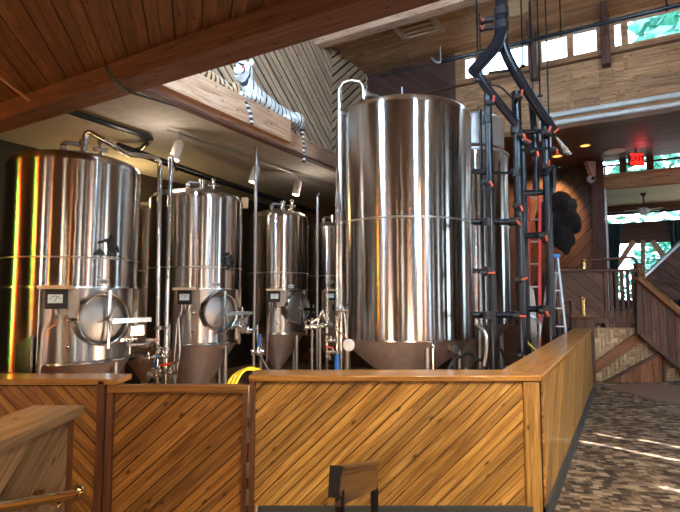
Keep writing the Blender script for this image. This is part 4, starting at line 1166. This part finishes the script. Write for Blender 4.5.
tag(MB(True).tube([AB(1.9, 4.5, 3.5), W(30, 101, 3.95), ], .012, 8).build('copper_tube', M['copper']), 'thin copper-coloured tube against the ceiling at far left', 'pipe')
q = W(245, 203, 7.9); tag(MB(True).box(q, (.1, .06, .17)).build('junction_box', M['hood'], bevel=.005), 'small beige box between the second and third tanks', 'box')
tag(MB(True).box(AB(6.9, 4.4, 3.46), (.3, .04, .03), (A, B, Z)).build('cable_clip', M['black']), 'small black clip under the soffit', 'clip') if False else None

# ------------------------------------------------------------------ plush tigers
def tiger(name, label, base, rotz, mat, L=1.35, s=1.0):
    """local: +x towards the head, y sideways (towards viewer), z up"""
    t = thing(name, label, 'stuffed toy', base, rotz)
    mb = MB()
    mb.capsule((-.45 * L, 0, .13 * s), (-.1 * L, 0, .14 * s), .12 * s, .12 * s)
    mb.capsule((-.1 * L, 0, .14 * s), (.22 * L, 0, .22 * s), .12 * s, .13 * s)
    mb.capsule((.22 * L, 0, .22 * s), (.33 * L, 0, .36 * s), .125 * s, .1 * s)
    # head with muzzle and cheeks
    mb.ball((.37 * L, .0, .47 * s), (.13 * s, .135 * s, .13 * s)); mb.ball((.42 * L, .06 * s, .43 * s), (.075 * s, .08 * s, .06 * s)); mb.ball((.36 * L, 0, .40 * s), (.13 * s, .13 * s, .08 * s))
    # limbs lying on the ledge
    for y in (-1, 1):
        mb.capsule((.22 * L, y * .1 * s, .12 * s), (.42 * L, y * .12 * s, .065 * s), .065 * s, .055 * s); mb.ball((.47 * L, y * .12 * s, .06 * s), (.08 * s, .06 * s, .055 * s))
        mb.ball((-.38 * L, y * .11 * s, .12 * s), (.16 * s, .08 * s, .12 * s)); mb.capsule((-.33 * L, y * .15 * s, .06 * s), (-.17 * L, y * .15 * s, .05 * s), .055 * s, .05 * s)
    mb.build('body', mat, t, remesh=.014)
    for y in (-1, 1):
        mb = MB(); mb.ball((.34 * L, y * .1 * s, .585 * s), (.02 * s, .045 * s, .045 * s), 12, 8); mb.build('ear', M['white'], t)
        mb = MB(); mb.ball((.37 * L + (.1 if y > 0 else .12) * s, (.09 if y > 0 else -.03) * s, .5 * s), .016 * s, 10, 6); mb.build('eye', M['ink'], t)
    mb = MB(); mb.ball((.42 * L + .05 * s, .11 * s, .45 * s), (.022 * s, .026 * s, .018 * s), 10, 6); mb.build('nose', M['pink'], t)
    return t
ra = math.atan2(-A.y, -A.x)
cw = c_at(262, 4.35)
tw = tiger('plush_tiger', 'white striped plush tiger lying on the pale ledge beam, head raised', tuple(AB(cw + .12, 4.36, 4.085)), ra, M['tiger_w'], 1.5, 1.0)
pt = AB(cw + .12 + .72, 4.2, 4.2)
mb = MB(True)
pb = W(304, 163, pt.y); pa = W(302, 128, pt.y)
mb.tube([AB(cw + .12 + .6, 4.36, 4.22), pa + Vector((-.05, .0, .06)), pa, pb], .028, 10, rad=.08); mb.build('tail', M['tail'], tw)
co_ = c_at(196, 4.35)
to = tiger('plush_tiger', 'tan striped plush tiger half hidden by the dark foreground beam', tuple(AB(co_ + .1, 4.36, 4.09)), ra, M['tiger_o'], 1.1, .8)
pt = W(243, 98, 6.45)
mb = MB(True); mb.tube([AB(co_ + .5, 4.36, 4.16), W(236, 95, 6.2), W(243, 99, 6.22), W(250, 110, 6.24), W(252, 124, 6.24)], .026, 10, rad=.08); mb.build('tail', M['tail'], to)

# ------------------------------------------------------------------ stairs / landing at the far right
Ysd = 9.25
def P2(px, py, Y=Ysd): return W(px, py, Y)
zl = P2(600, 321).z
bl = thing('woven_panel', 'tan herringbone block panel under the landing, beyond the aisle', 'panel', (P2(616, 384).x, Ysd, 0))
xa, xb = P2(589, 350).x, P2(690, 350).x
a_ = .078
mb = MB(True); cnt = 0
poly_clip = rect(xa, 0, xb, zl)
for i in range(-40, 60):
    for j in range(-30, 40):
        ox, oy = i * 1 - 2 * j, i * 1 + 2 * j
        for (bx, by, bw, bh) in ((0, 0, 2, 1), (2, -1, 1, 2)):
            rx0, ry0 = (ox + bx) * a_, (oy + by) * a_
            r_ = [(xa + rx0 + .007, ry0 + .007), (xa + rx0 + bw * a_ - .007, ry0 + .007), (xa + rx0 + bw * a_ - .007, ry0 + bh * a_ - .007), (xa + rx0 + .007, ry0 + bh * a_ - .007)]
            c = clip(clip(clip(clip(r_, 1, 0, xa), -1, 0, -xb), 0, 1, 0), 0, -1, -zl)
            if len(c) < 3: continue
            mb.prism([(p[0], Ysd, p[1]) for p in c], (0, .02, 0))
mb.box(((xa + xb) / 2, Ysd + .04, zl / 2), (xb - xa, .03, zl)); mb.build('blocks', M['block'], bl, smooth=False)
br_ = thing('diagonal_brace', 'diagonal timber crossing the herringbone panel under the landing', 'timber', (P2(616, 350).x, Ysd - .05, 0))
mb = MB(True); mb.bar(P2(588, 373, Ysd - .05), P2(645, 332, Ysd - .05), .06, .17); mb.build('timber', M['rust'], br_, bevel=.01)
tri = thing('stair_skirt', 'triangular panel of upright rust-brown boards at the foot of the stairs', 'panel', (P2(640, 384).x, Ysd - .12, 0))
q = [P2(603, 386, Ysd - .12), P2(663, 386, Ysd - .12), P2(663, 353, Ysd - .12)]
q2 = [(p.x, max(0.0, p.z)) for p in q]
mb = planks_mb((0, Ysd - .12, 0), (1, 0, 0), Z, [q2], PI / 2, .12, (.01,), .012, .02); mb.build('boards', M['rust'], tri, smooth=False)
mb = MB(True); mb.bar(P2(601, 385, Ysd - .14), P2(664, 351, Ysd - .14), .04, .05); mb.build('top_trim', M['stair'], tri)
mb = MB(True); mb.bar(P2(664, 350, Ysd - .14), P2(664, 386, Ysd - .14), .05, .05, up=Vector((0, -1, 0))); mb.build('end_trim', M['stair'], tri)
# landing guard: boards and balusters
gd = thing('landing_railing', 'dark wooden landing railing with upright balusters and blue daylight behind', 'railing', (P2(610, 320).x, Ysd, zl))
mb = MB(True); mb.bar(P2(552, 270.5), P2(641, 270.5), .1, .05); mb.build('top_rail', M['stair'], gd, bevel=.006)
mb = planks_mb((0, Ysd, 0), (1, 0, 0), Z, [rect(P2(552, 300).x, zl - .12, P2(604, 300).x, P2(600, 272).z)], R(-40), .2, (.01,), .012, .03); mb.build('solid_panel', M['stair'], gd, smooth=False)
mb = planks_mb((0, Ysd - .01, 0), (1, 0, 0), Z, [rect(P2(604, 300).x, zl - .12, P2(641, 300).x, P2(600, 311).z)], PI / 2, .12, (.012,), .012, .03); mb.build('base_boards', M['stair'], gd, smooth=False)
for k in range(7):
    px = 605.5 + k * 5.6
    mb = MB(True); p = P2(px, 290); zb_, zt_ = P2(px, 311).z, P2(px, 271).z
    mb.box((p.x, Ysd, (zb_ + zt_) / 2), (.055, .04, zt_ - zb_)); mb.build('baluster', M['stair'], gd, bevel=.004)
mb = MB(True); p = P2(640, 290); mb.box((p.x, Ysd, (zl + P2(640, 266).z) / 2 - .1), (.14, .14, P2(640, 266).z - zl + .3)); mb.build('newel', M['stair'], gd, bevel=.006)
# small scallop trim
mb = MB(True)
for k in range(9): mb.cyl(P2(595 + k * 5.6, 321, Ysd - .03), P2(595 + k * 5.6, 321, Ysd), .05, 12)
mb.build('scallop_trim', M['maroon'], gd)
# handrail pieces above
hr2 = thing('upper_handrail', 'slim dark handrail above the landing railing', 'handrail', tuple(P2(600, 258, 9.6)))
mb = MB(True); mb.tube([P2(590, 261, 9.6), P2(633, 257, 9.6), P2(637, 262, 9.6), P2(637, 275, 9.6)], .025, 10, rad=.06); mb.build('tube', M['maroon'], hr2)
mb = MB(True); q = P2(583.5, 262, 9.4); mb.cyl(q - Z * .2, q + Z * .02, .035, 12); mb.ball(q + Z * .03, .045, 12, 8); mb.build('brass_finial', M['brass'], hr2)
hr3 = thing('lower_handrail', 'dark handrail at the back of the aisle ending at the brass newel', 'handrail', tuple(P2(570, 300, 9.1)))
mb = MB(True); mb.bar(P2(556, 301, 9.1), P2(583, 299.5, 9.1), .05, .04); mb.build('rail', M['stair'], hr3)
mb = MB(True); mb.bar(P2(556, 313, 9.15), P2(592, 315, 9.15), .08, .05); mb.build('lower_rail', M['stair'], hr3)
for px in (558, 572):
    a = P2(px, 300, 9.12); mb = MB(True); mb.box((a.x, a.y, a.z / 2), (.06, .06, a.z)); mb.build('post', M['stair'], hr3)
# stair going down to the right with board guard
sg = thing('stair_guard', 'dark upright-board stair guard sloping down to the right edge', 'stair guard', (P2(660, 330).x, Ysd - .2, 0))
Yg = Ysd - .2
q = [P2(637, 280, Yg), P2(705, 338, Yg), P2(705, 392, Yg), P2(637, 334, Yg)]
mb = planks_mb((0, Yg, 0), (1, 0, 0), Z, [[(p.x, max(p.z, .0)) for p in q][::-1]], PI / 2, .14, (.014,), .014, .03); mb.build('boards', M['stair'], sg, smooth=False)
mb = MB(True); mb.bar(P2(637, 278, Yg - .02), P2(705, 336, Yg - .02), .14, .09); mb.build('cap_rail', M['rust'], sg, bevel=.01)
mb = MB(True); mb.tube([P2(638, 268, Yg - .1), P2(646, 281, Yg - .1), P2(660, 291, Yg - .1), P2(705, 331, Yg - .1)], .018, 10, rad=.1); mb.build('brass_rail', M['brass'], sg)
mb = MB(True); mb.bar(P2(640, 334, Yg - .03), P2(705, 389, Yg - .03), .05, .06); mb.build('stringer', M['stair'], sg)
# stair rising further back
ug = thing('rising_stair', 'dark diagonal-board side of a stair rising to the right in front of the far windows', 'stair', tuple(P2(665, 280, 11.0)))
q = [P2(640, 300, 11), P2(642, 280, 11), P2(700, 226, 11), P2(700, 300, 11)]
mb = planks_mb((0, 11.0, 0), (1, 0, 0), Z, [[(p.x, p.z) for p in q][::-1]], R(-35), .2, (.01,), .012, .04)
mb.build('side_boards', M['maroon'], ug, smooth=False)
mb = MB(True); mb.bar(P2(642, 278, 10.95), P2(700, 224, 10.95), .1, .05); mb.build('pale_edge', M['alu'], ug)
mb = MB(True); mb.bar(P2(648, 281, 10.9), P2(700, 281, 10.9), .05, .06); mb.build('lower_trim', M['stair'], ug)
# rug
rg = MB(True)
def FL(px, py, z=0.0):
    x = (px - 340) / F; u = (256 - py) / F; t = (z - EYE) / (SP + u * CP); return Vector((x * t, (CP - u * SP) * t, z))
rg.prism([FL(602, 386, .012), FL(640, 383, .012), FL(720, 388, .012), FL(720, 408, .012), FL(672, 403, .012), FL(640, 396, .012)], (0, 0, -.012)); tag(rg.build('rug', M['rug']), 'plain brown mat on the patterned carpet near the stair foot', 'rug')
tag(MB(True).prism([FL(655, 407, .008), FL(720, 411, .008), FL(720, 419, .008), FL(680, 415, .008)], (0, 0, -.008)).build('rug', M['rug']), 'ribbed brown mat edge at the right side of the aisle', 'rug')

# ------------------------------------------------------------------ exit sign, fan, curtains, small ceiling items
es = thing('exit_sign', 'lit red EXIT sign hanging from the dark boarded ceiling', 'sign', tuple(W(636, 159, 11.6)))
q = W(636, 159.5, 11.6)
mb = MB(True); mb.box(q, (.35, .06, .3)); mb.cyl(q + Z * .14, Vector((q.x, q.y, ZL)), .02, 8); hs_ = mb.build('housing', M['maroon'], es)
mb = MB(True); mb.box(q - Vector((0, .035, 0)), (.31, .012, .26)); mb.build('lit_face', M['exit'], es)
cu = bpy.data.curves.new('exit_text', 'FONT'); cu.body = 'EXIT'; cu.size = .17; cu.align_x = 'CENTER'; cu.align_y = 'CENTER'; cu.extrude = .002; cu.offset = .008
tmp = bpy.data.objects.new('tmp', cu); COL.objects.link(tmp)
bpy.context.view_layer.update()
me = bpy.data.meshes.new_from_object(tmp); bpy.data.objects.remove(tmp)
me.materials.clear(); me.materials.append(M['ink'])
ex_o = bpy.data.objects.new('lettering', me); COL.objects.link(ex_o); ex_o.parent = es; ex_o.location = (0, -.045, 0); ex_o.rotation_euler = (PI / 2, 0, 0)
l = bpy.data.lights.new('exit_glow', 'POINT'); l.energy = 2; l.color = (1, .05, .08); l.shadow_soft_size = .1
lo = bpy.data.objects.new('exit_glow', l); COL.objects.link(lo); lo.location = q + Vector((0, -.22, .1))

cf = thing('ceiling_fan', 'pale ceiling fan on a long rod in the far room', 'fan', tuple(W(644, 210, 14.4)))
q = W(644, 210, 14.4)
mb = MB(True); mb.cyl(q, Vector((q.x, q.y, ZF)), .02, 8); mb.tube([Vector((q.x, q.y, ZF)), Vector((q.x, q.y, ZF - .1))], .08, 14, radii=[.09, .03]); mb.build('rod', M['maroon'], cf)
mb = MB(True); mb.tube([q + Z * .08, q + Z * .02, q - Z * .08, q - Z * .14], .1, 20, radii=[.05, .15, .15, .06]); mb.build('motor', M['placard'], cf)
for k in range(5):
    a = R(15 + 72 * k); dd = Vector((math.cos(a), math.sin(a), 0)); mb = MB(True); mb.bar(q + dd * .14, q + dd * .5, .14, .012); mb.build('blade', M['placard'], cf, bevel=.003)
for pxa, pxb, lb in ((604, 625, 'dark teal curtain hanging beside the post in the far room'), (672, 700, 'dark teal curtain at the right edge of the far room')):
    o = MB(True); n_ = 40; cu_ = CE - .3
    na, nb = n_at(pxa, cu_), n_at(pxb, cu_); zt_, zb_ = z_on_c(640, 222, cu_), 1.1
    vs = []; fs = []
    rows = 8
    for i in range(rows + 1):
        t = i / rows; sweep = (1 - .35 * math.sin(t * PI * .6)) if pxa < 650 else 1
        for k in range(n_ + 1):
            s = k / n_; n = na + (nb - na) * s * (sweep if pxa < 650 else 1)
            vs.append(AB(cu_ + .06 * math.sin(s * 40 + t), n, zt_ + (zb_ - zt_) * t))
    for i in range(rows):
        for k in range(n_): a = i * (n_ + 1) + k; fs.append((a, a + 1, a + n_ + 2, a + n_ + 1))
    o.add(vs, fs); oo = tag(o.build('curtain', M['curtain'], ang=80), lb, 'curtain'); sm = oo.modifiers.new('solid', 'SOLIDIFY'); sm.thickness = .02
def LC(px, py):
    x = (px - 340) / F; u = (256 - py) / F; t = (ZL - EYE) / (SP + u * CP); return Vector((x * t, (CP - u * SP) * t, ZL))
for px, py, lb in ((561, 176, 'warm recessed downlight above the dark animal head'), (585, 145, 'warm recessed downlight nearer the pale disc in the dark ceiling')):
    q = LC(px, max(py, 120)); q = W(px, py, 11.2 if py > 160 else 11.0); q.z = ZL if py < 160 else ZL
    q = LC(px, py) if LC(px, py).y < 13.6 else Vector(((px - 340) / F * 12.2, 12.2, ZL))
    t = thing('downlight', lb, 'lamp', tuple(q), group='recessed downlights')
    mb = MB(True); mb.lathe([(.13, -.02), (.13, 0)], 20, c=q); mb.lathe([(.095, -.02), (.13, -.02)], 20, c=q); mb.build('trim_ring', M['hood'], t)
    mb = MB(True); mb.cyl(q - Z * .012, q - Z * .002, .1, 20); mb.build('bulb', M['bulb_o'], t)
    l = bpy.data.lights.new('downlight', 'SPOT'); l.energy = 300 if py > 160 else 15; l.spot_size = R(80); l.spot_blend = .5; l.color = (1, .55, .2); l.shadow_soft_size = .05
    lo = bpy.data.objects.new('downlight_beam', l); COL.objects.link(lo); lo.location = q - Z * .05
    if py > 160: lo.rotation_euler = (Vector((.0, .95, -1))).to_track_quat('-Z', 'Y').to_euler()
q = LC(614, 151); tag(MB(True).cyl(q - Z * .02, q - Z * .001, .24, 28).build('ceiling_disc', M['white']), 'pale round disc in the dark boarded ceiling near the exit sign', 'speaker')
cd2 = thing('security_camera', 'small dome camera beside the dark post under the low ceiling', 'camera', tuple(W(591, 179, 12.6)))
q = W(591, 179, 12.4); mb = MB(True); mb.ball(q, .1, 16, 10); mb.build('dome', M['placard'], cd2)
mb = MB(True); mb.cyl(q, q + A * .7, .05, 12); mb.build('mount', M['black'], cd2)
mb = MB(True); mb.ball(q - Vector((-.01, .08, 0)), .05, 12, 8); mb.build('lens', M['ink'], cd2)
q = W(591.5, 168, 12.3); tag(MB(True).prism([q + Vector((-.12, 0, .18)), q + Vector((.12, 0, .18)), q + Vector((.1, 0, -.2)), q + Vector((.02, 0, -.22))], (0, .16, 0)).build('wall_speaker', M['dull'], bevel=.01), 'small grey wedge speaker high beside the dark post', 'speaker')

# bison head mount
bs_ = thing('animal_head_mount', 'dark shaggy horned animal head mounted on the diagonal-board wall', 'trophy', tuple(W(562, 225, 11.6)))
mb = MB(True); Yb = 11.5
def bb(px, py, rx, rz, ry=None, Y=Yb): mb.ball(W(px, py, Y), (rx, ry or rx * .8, rz), 20, 12)
bb(554, 222, .42, .62, .5, 11.9); bb(560, 203, .27, .28, .3); bb(566, 216, .26, .3); bb(572, 222, .2, .26, .2, 11.3); bb(576, 226, .12, .18, .15, 11.2); bb(563, 238, .22, .3, .2, 11.3); bb(566, 247, .1, .2, .1, 11.25)
bb(571, 240, .1, .14, .1, 11.2)
for k in range(90):
    rr = random.Random(k); px = 548 + rr.random() * 26; py = 200 + rr.random() * 40
    mb.ball(W(px, py, 11.45 + rr.random() * .3), (.06 + .05 * rr.random(),) * 3, 8, 6)
mb.box(W(556, 225, 12.35), (.5, 1.0, .7), (B, A, Z))
mb.build('head', M['fur'], bs_, remesh=.035)
mb = MB(True)
mb.tube([W(562, 206, 11.2), W(568, 204, 11.1), W(570, 198, 11.1)], .04, 10, rad=.1, radii=None); mb.build('horn', M['ink'], bs_)
mb = MB(True); mb.tube([W(553, 206, 11.4), W(549, 203, 11.3), W(548, 197, 11.3)], .04, 10, rad=.1); mb.build('horn', M['ink'], bs_)

# ------------------------------------------------------------------ room behind the camera (seen in the tanks)
for k, (x, y) in enumerate(((-1.6, -1.5), (1.4, -2.4), (3.2, .6))):  # unseen warm pendants added for the tanks to mirror
    t = thing('added_pendant', 'added unseen cone pendant behind the viewer, %s' % ('by the host stand', 'over the dining area', 'near the window wall')[k], 'lamp', (x, y, 2.6), group='added pendants')
    mb = MB(); mb.cyl((0, 0, 0.2), (0, 0, ZC - 2.6), .008, 6); mb.build('cord', M['black'], t)
    mb = MB(); mb.lathe([(.03, .22), (.05, .18), (.16, 0), (.155, 0), (.045, .17)], 24); mb.build('shade', M['black'], t)
    mb = MB(); mb.ball((0, 0, .04), .06); mb.build('bulb', M['bulb'], t)
ns2 = thing('neon_sign', 'green and red neon tubes beyond the left end of the brewing area', 'sign', (-4.75, 4.3, 1.2))
for nm, x, y, mt, h in (('green_tube', -4.7, 4.04, 'neon_g', 1.9), ('red_tube', -4.7, 3.84, 'neon_r', 1.9), ('orange_tube', -4.7, 3.94, 'neon_o', 1.9)):
    mb = MB(True); mb.cyl((x, y, 1.0), (x, y, 1.0 + h), .014, 10); mb.build(nm, M[mt], ns2)
mb = MB(True); mb.box((-4.8, 3.95, 1.9), (.04, .6, 2.4)); mb.build('backing', M['black'], ns2)
ns = thing('neon_sign', 'tall red, green and orange neon tubes on the left room wall', 'sign', (-4.3, 2.4, 1.5))
for nm, x, y, mt, h in (('red_tube', -4.3, 2.35, 'neon_r', 1.9), ('green_tube', -4.3, 2.52, 'neon_g', 1.7), ('orange_tube', -4.3, 2.2, 'neon_o', 1.2)):
    mb = MB(True); mb.cyl((x, y, 1.6), (x, y, 1.6 + h), .011, 10); mb.build(nm, M[mt], ns)
mb = MB(True); mb.box((-4.4, 2.35, 2.5), (.04, .6, 2.2)); mb.build('backing', M['black'], ns)

for k, n in enumerate((3.4, -.6, -3.6)):  # unseen strips added to brighten the high walls
    t = thing('fill_light', 'added unseen cool white light strip on the upstand above the foreground beam, ' + ('nearest the tiger wall', 'middle of three', 'farthest from the tiger wall')[k], 'lamp', tuple(AB(CB + .2, n, 5.2)), group='flood fixtures')
    mb = MB(True); mb.box(AB(CB + .08, n, 5.2), (.14, .26, 2.1), (A, B, Z)); mb.build('housing', M['dull'], t, bevel=.01)
    mb = MB(True); mb.box(AB(CB + .158, n, 5.2), (.01, .18, 2.0), (A, B, Z)); mb.build('lens', M['fill'], t)
# unseen tall glowing tubes added to streak the tank reflections
for k, (x, y, mt, h, lb) in enumerate(((-4.2, .8, 'tube_c', 2.0, 'added unseen cream tube at the left behind the viewer'), (-3.6, -.8, 'tube_o', 2.2, 'added unseen orange tube at the left behind the viewer'), (.9, -4.2, 'tube_o', 2.2, 'added unseen orange tube towards the back, right of the middle'), (-1.0, -4.4, 'tube_c', 2.2, 'added unseen cream tube towards the back, left of the middle'), (3.6, -3.2, 'tube_c', 2.2, 'added unseen cream tube near the right back corner'), (5.0, -1.6, 'tube_o', 2.2, 'added unseen orange tube towards the right-hand windows'))):
    t = thing('stripe_tube', lb, 'lamp', (x, y, 0), group='added reflection tubes')
    mb = MB(True); mb.cyl((x, y, 0), (x, y, .03), .14, 20); mb.cyl((x, y, 0), (x, y, .7), .02); mb.build('stand', M['black'], t)
    mb = MB(True); mb.cyl((x, y, .7), (x, y, .7 + h), .035, 12); mb.build('tube', M[mt], t)
# ------------------------------------------------------------------ outdoors
mb = MB(True); mb.box((10, 10, -.4), (120, 120, .1)); g = mb.build('lawn', M['grass']); g['kind'] = 'structure'
def tree(x, y, h, label, seed):
    rr = random.Random(seed)
    t = thing('tree', label, 'tree', (x, y, -.35), group='trees outside the windows')
    mb = MB(); mb.tube([(0, 0, 0), (.1, .1, h * .5), (0, 0, h * .85)], .2, 10, radii=[.28, .18, .06]); mb.build('trunk', M['bark'], t)
    mb = MB()
    for k in range(int(130 * h)):
        th = rr.random() * 2 * PI; z = rr.random() ** .8; r = (1 - z * .6) * h * .3 * rr.random() ** .4
        p = Vector((math.cos(th) * r, math.sin(th) * r, h * (.25 + .8 * z)))
        u = Vector((rr.uniform(-1, 1), rr.uniform(-1, 1), rr.uniform(-1, 1))).normalized(); v, w = perp(u); s = (.26 + .24 * rr.random()) * (1.5 if h > 20 else 1)
        mb.add([p - v * s, p + w * s * .5, p + v * s, p - w * s * .5], [(0, 1, 2, 3)])
    mb.build('foliage', M['leaf'], t, smooth=False)
def shrub(x, y, h, label, seed):
    rr = random.Random(seed)
    t = thing('tall_shrub', label, 'shrub', (x, y, -.35), group='shrubs outside the far room')
    mb = MB(); mb.tube([(0, 0, 0), (0, 0, h * .8)], .05, 8); mb.build('stem', M['bark'], t)
    mb = MB()
    for k in range(1300):
        th = rr.random() * 2 * PI; z = rr.random(); r = 1.25 * math.sin(PI * min(1, .12 + z * .85)) ** .5 * rr.random() ** .5
        p = Vector((math.cos(th) * r, math.sin(th) * r, h * z))
        u = Vector((rr.uniform(-1, 1), rr.uniform(-1, 1), rr.uniform(-1, 1))).normalized(); v, w = perp(u); q = .1 + .12 * rr.random()
        mb.add([p - v * q, p + w * q * .6, p + v * q, p - w * q * .6], [(0, 1, 2, 3)])
    mb.build('foliage', M['leaf'], t, smooth=False)
for k, (c, n, h, lb) in enumerate(((34, -5.0, 23, 'leafy green tree behind the exit sign windows'), (27.5, -13.0, 9, 'leafy tree seen at the right of the far high windows'), (30, 3.5, 11, 'leafy tree behind the far room left window'), (27, -16.5, 14, 'tall tree at the right end of the clerestory'), (17, -21, 14, 'tree beyond the right-hand clerestory panes'))):
    q = AB(c, n); tree(q.x, q.y, h, lb, k)
for k, n in enumerate((-9.0, -6.4, -3.8, -1.2, 1.4)):
    q = AB(24.5, n); shrub(q.x, q.y, 4.6, ('rightmost', 'second from right', 'middle', 'second from left', 'leftmost')[k] + ' tall shrub outside the far room windows', 50 + k)

# ------------------------------------------------------------------ light
w = bpy.data.worlds.new('world'); sc.world = w; w.use_nodes = True
bg = w.node_tree.nodes['Background']; bg.inputs[0].default_value = (.62, .82, 1, 1); bg.inputs[1].default_value = 8.0
sun = bpy.data.lights.new('sun', 'SUN'); sun.energy = 60; sun.angle = R(.4); sun.color = (1, .95, .85)
so = bpy.data.objects.new('sun', sun); COL.objects.link(so)
so.rotation_euler = (sd * math.cos(SUN_EL) + Z * -math.sin(SUN_EL)).to_track_quat('-Z', 'Y').to_euler()


def spot(name, loc, tgt, e, size, col=(1, .84, .6), blend=.7, r=.12):
    l = bpy.data.lights.new(name, 'SPOT'); l.energy = e; l.spot_size = R(size); l.spot_blend = blend; l.color = col; l.shadow_soft_size = r
    o = bpy.data.objects.new(name, l); COL.objects.link(o); o.location = loc; o.rotation_euler = (Vector(tgt) - Vector(loc)).to_track_quat('-Z', 'Y').to_euler(); return o


def point(name, loc, e, col, r=.1):
    l = bpy.data.lights.new(name, 'POINT'); l.energy = e; l.color = col; l.shadow_soft_size = r
    o = bpy.data.objects.new(name, l); COL.objects.link(o); o.location = loc; return o


spot('rail_fill', (.6, .9, 3.3), (-1.27, 2.0, .9), 70, 50)  # added spot to brighten the near left half wall
spot('bar_spot_a', (1.0, 1.6, 3.4), (1.0, 3.5, .35), 170, 70)
spot('bar_spot_b', (-.2, 1.2, 3.4), (-.1, 3.5, .6), 90, 60)
spot('bar_spot_c', (-1.6, .9, 3.4), (-1.7, 3.5, .9), 45, 60)
spot('aisle_fill', (2.9, .9, 3.4), (2.7, 5.2, .3), 330, 75)  # added spot to brighten the aisle and its half wall
spot('stair_spot', tuple(AB(10.0, -2.2, 4.6)), (4.6, 9.25, .5), 60, 45)
point('under_cap_lamp', (-.55, 4.3, .75), 18, (1, .7, .45), .2); point('cone_fill_b', (1.0, 4.6, .75), 24, (1, .7, .5), .2)  # unseen point lights added behind the half wall to brighten the cones
point('pendant_a', (-1.6, -1.5, 2.55), 18, (1, .72, .48)); point('pendant_b', (1.4, -2.4, 2.55), 22, (1, .72, .48)); point('pendant_c', (3.2, .6, 2.55), 25, (1, .72, .48))  # light of the added pendants
point('cove_lamp', tuple(AB(5.2, 7.0, 3.1)), 22, (1, .7, .3)); point('soffit_lamp', tuple(AB(4.2, 5.0, 3.25)), 7, (1, .85, .7)); point('soffit_lamp_b', tuple(AB(7.2, 4.7, 3.2)), 7, (1, .85, .7))


def portal(loc, ax_n, sx, sz):
    l = bpy.data.lights.new('portal', 'AREA'); l.shape = 'RECTANGLE'; l.size = sx; l.size_y = sz; l.cycles.is_portal = True
    o = bpy.data.objects.new('portal', l); COL.objects.link(o); o.location = loc; o.rotation_euler = Vector(ax_n).to_track_quat('-Z', 'Y').to_euler()


portal(AB(CF + .15, -2.4, (zt + zb) / 2), -A, 11, .5)
for c, wd, z0, z1 in ((1.2, .45, .6, 3.2), (2.6, .2, .6, 3.2), (4.4, .3, .6, 3.3), (6.0, .2, .6, 3.6), (7.7, 1.0, .4, 3.7), (-.6, .3, .8, 3.0), (-2.8, .5, .8, 3.0), (16.6, 2.4, 1.6, 4.2)):
    portal(AB(c, NR - .15, (z0 + z1) / 2), B, wd, z1 - z0)
portal(AB(CE + .2, -2.2, 3.2), -A, 7, 2.4)

vs_ = sc.view_settings
sc.display_settings.display_device = 'sRGB'
vs_.view_transform = 'Standard'; vs_.look = 'None'; vs_.exposure = 0.85; vs_.gamma = 1.0; vs_.use_curve_mapping = False
cy = sc.cycles
cy.use_denoising = True
try: cy.denoiser = 'OPENIMAGEDENOISE'
except Exception: pass
cy.max_bounces = 8; cy.diffuse_bounces = 5; cy.glossy_bounces = 4; cy.transparent_max_bounces = 8
cy.sample_clamp_indirect = 6.0; cy.caustics_reflective = False; cy.caustics_refractive = False
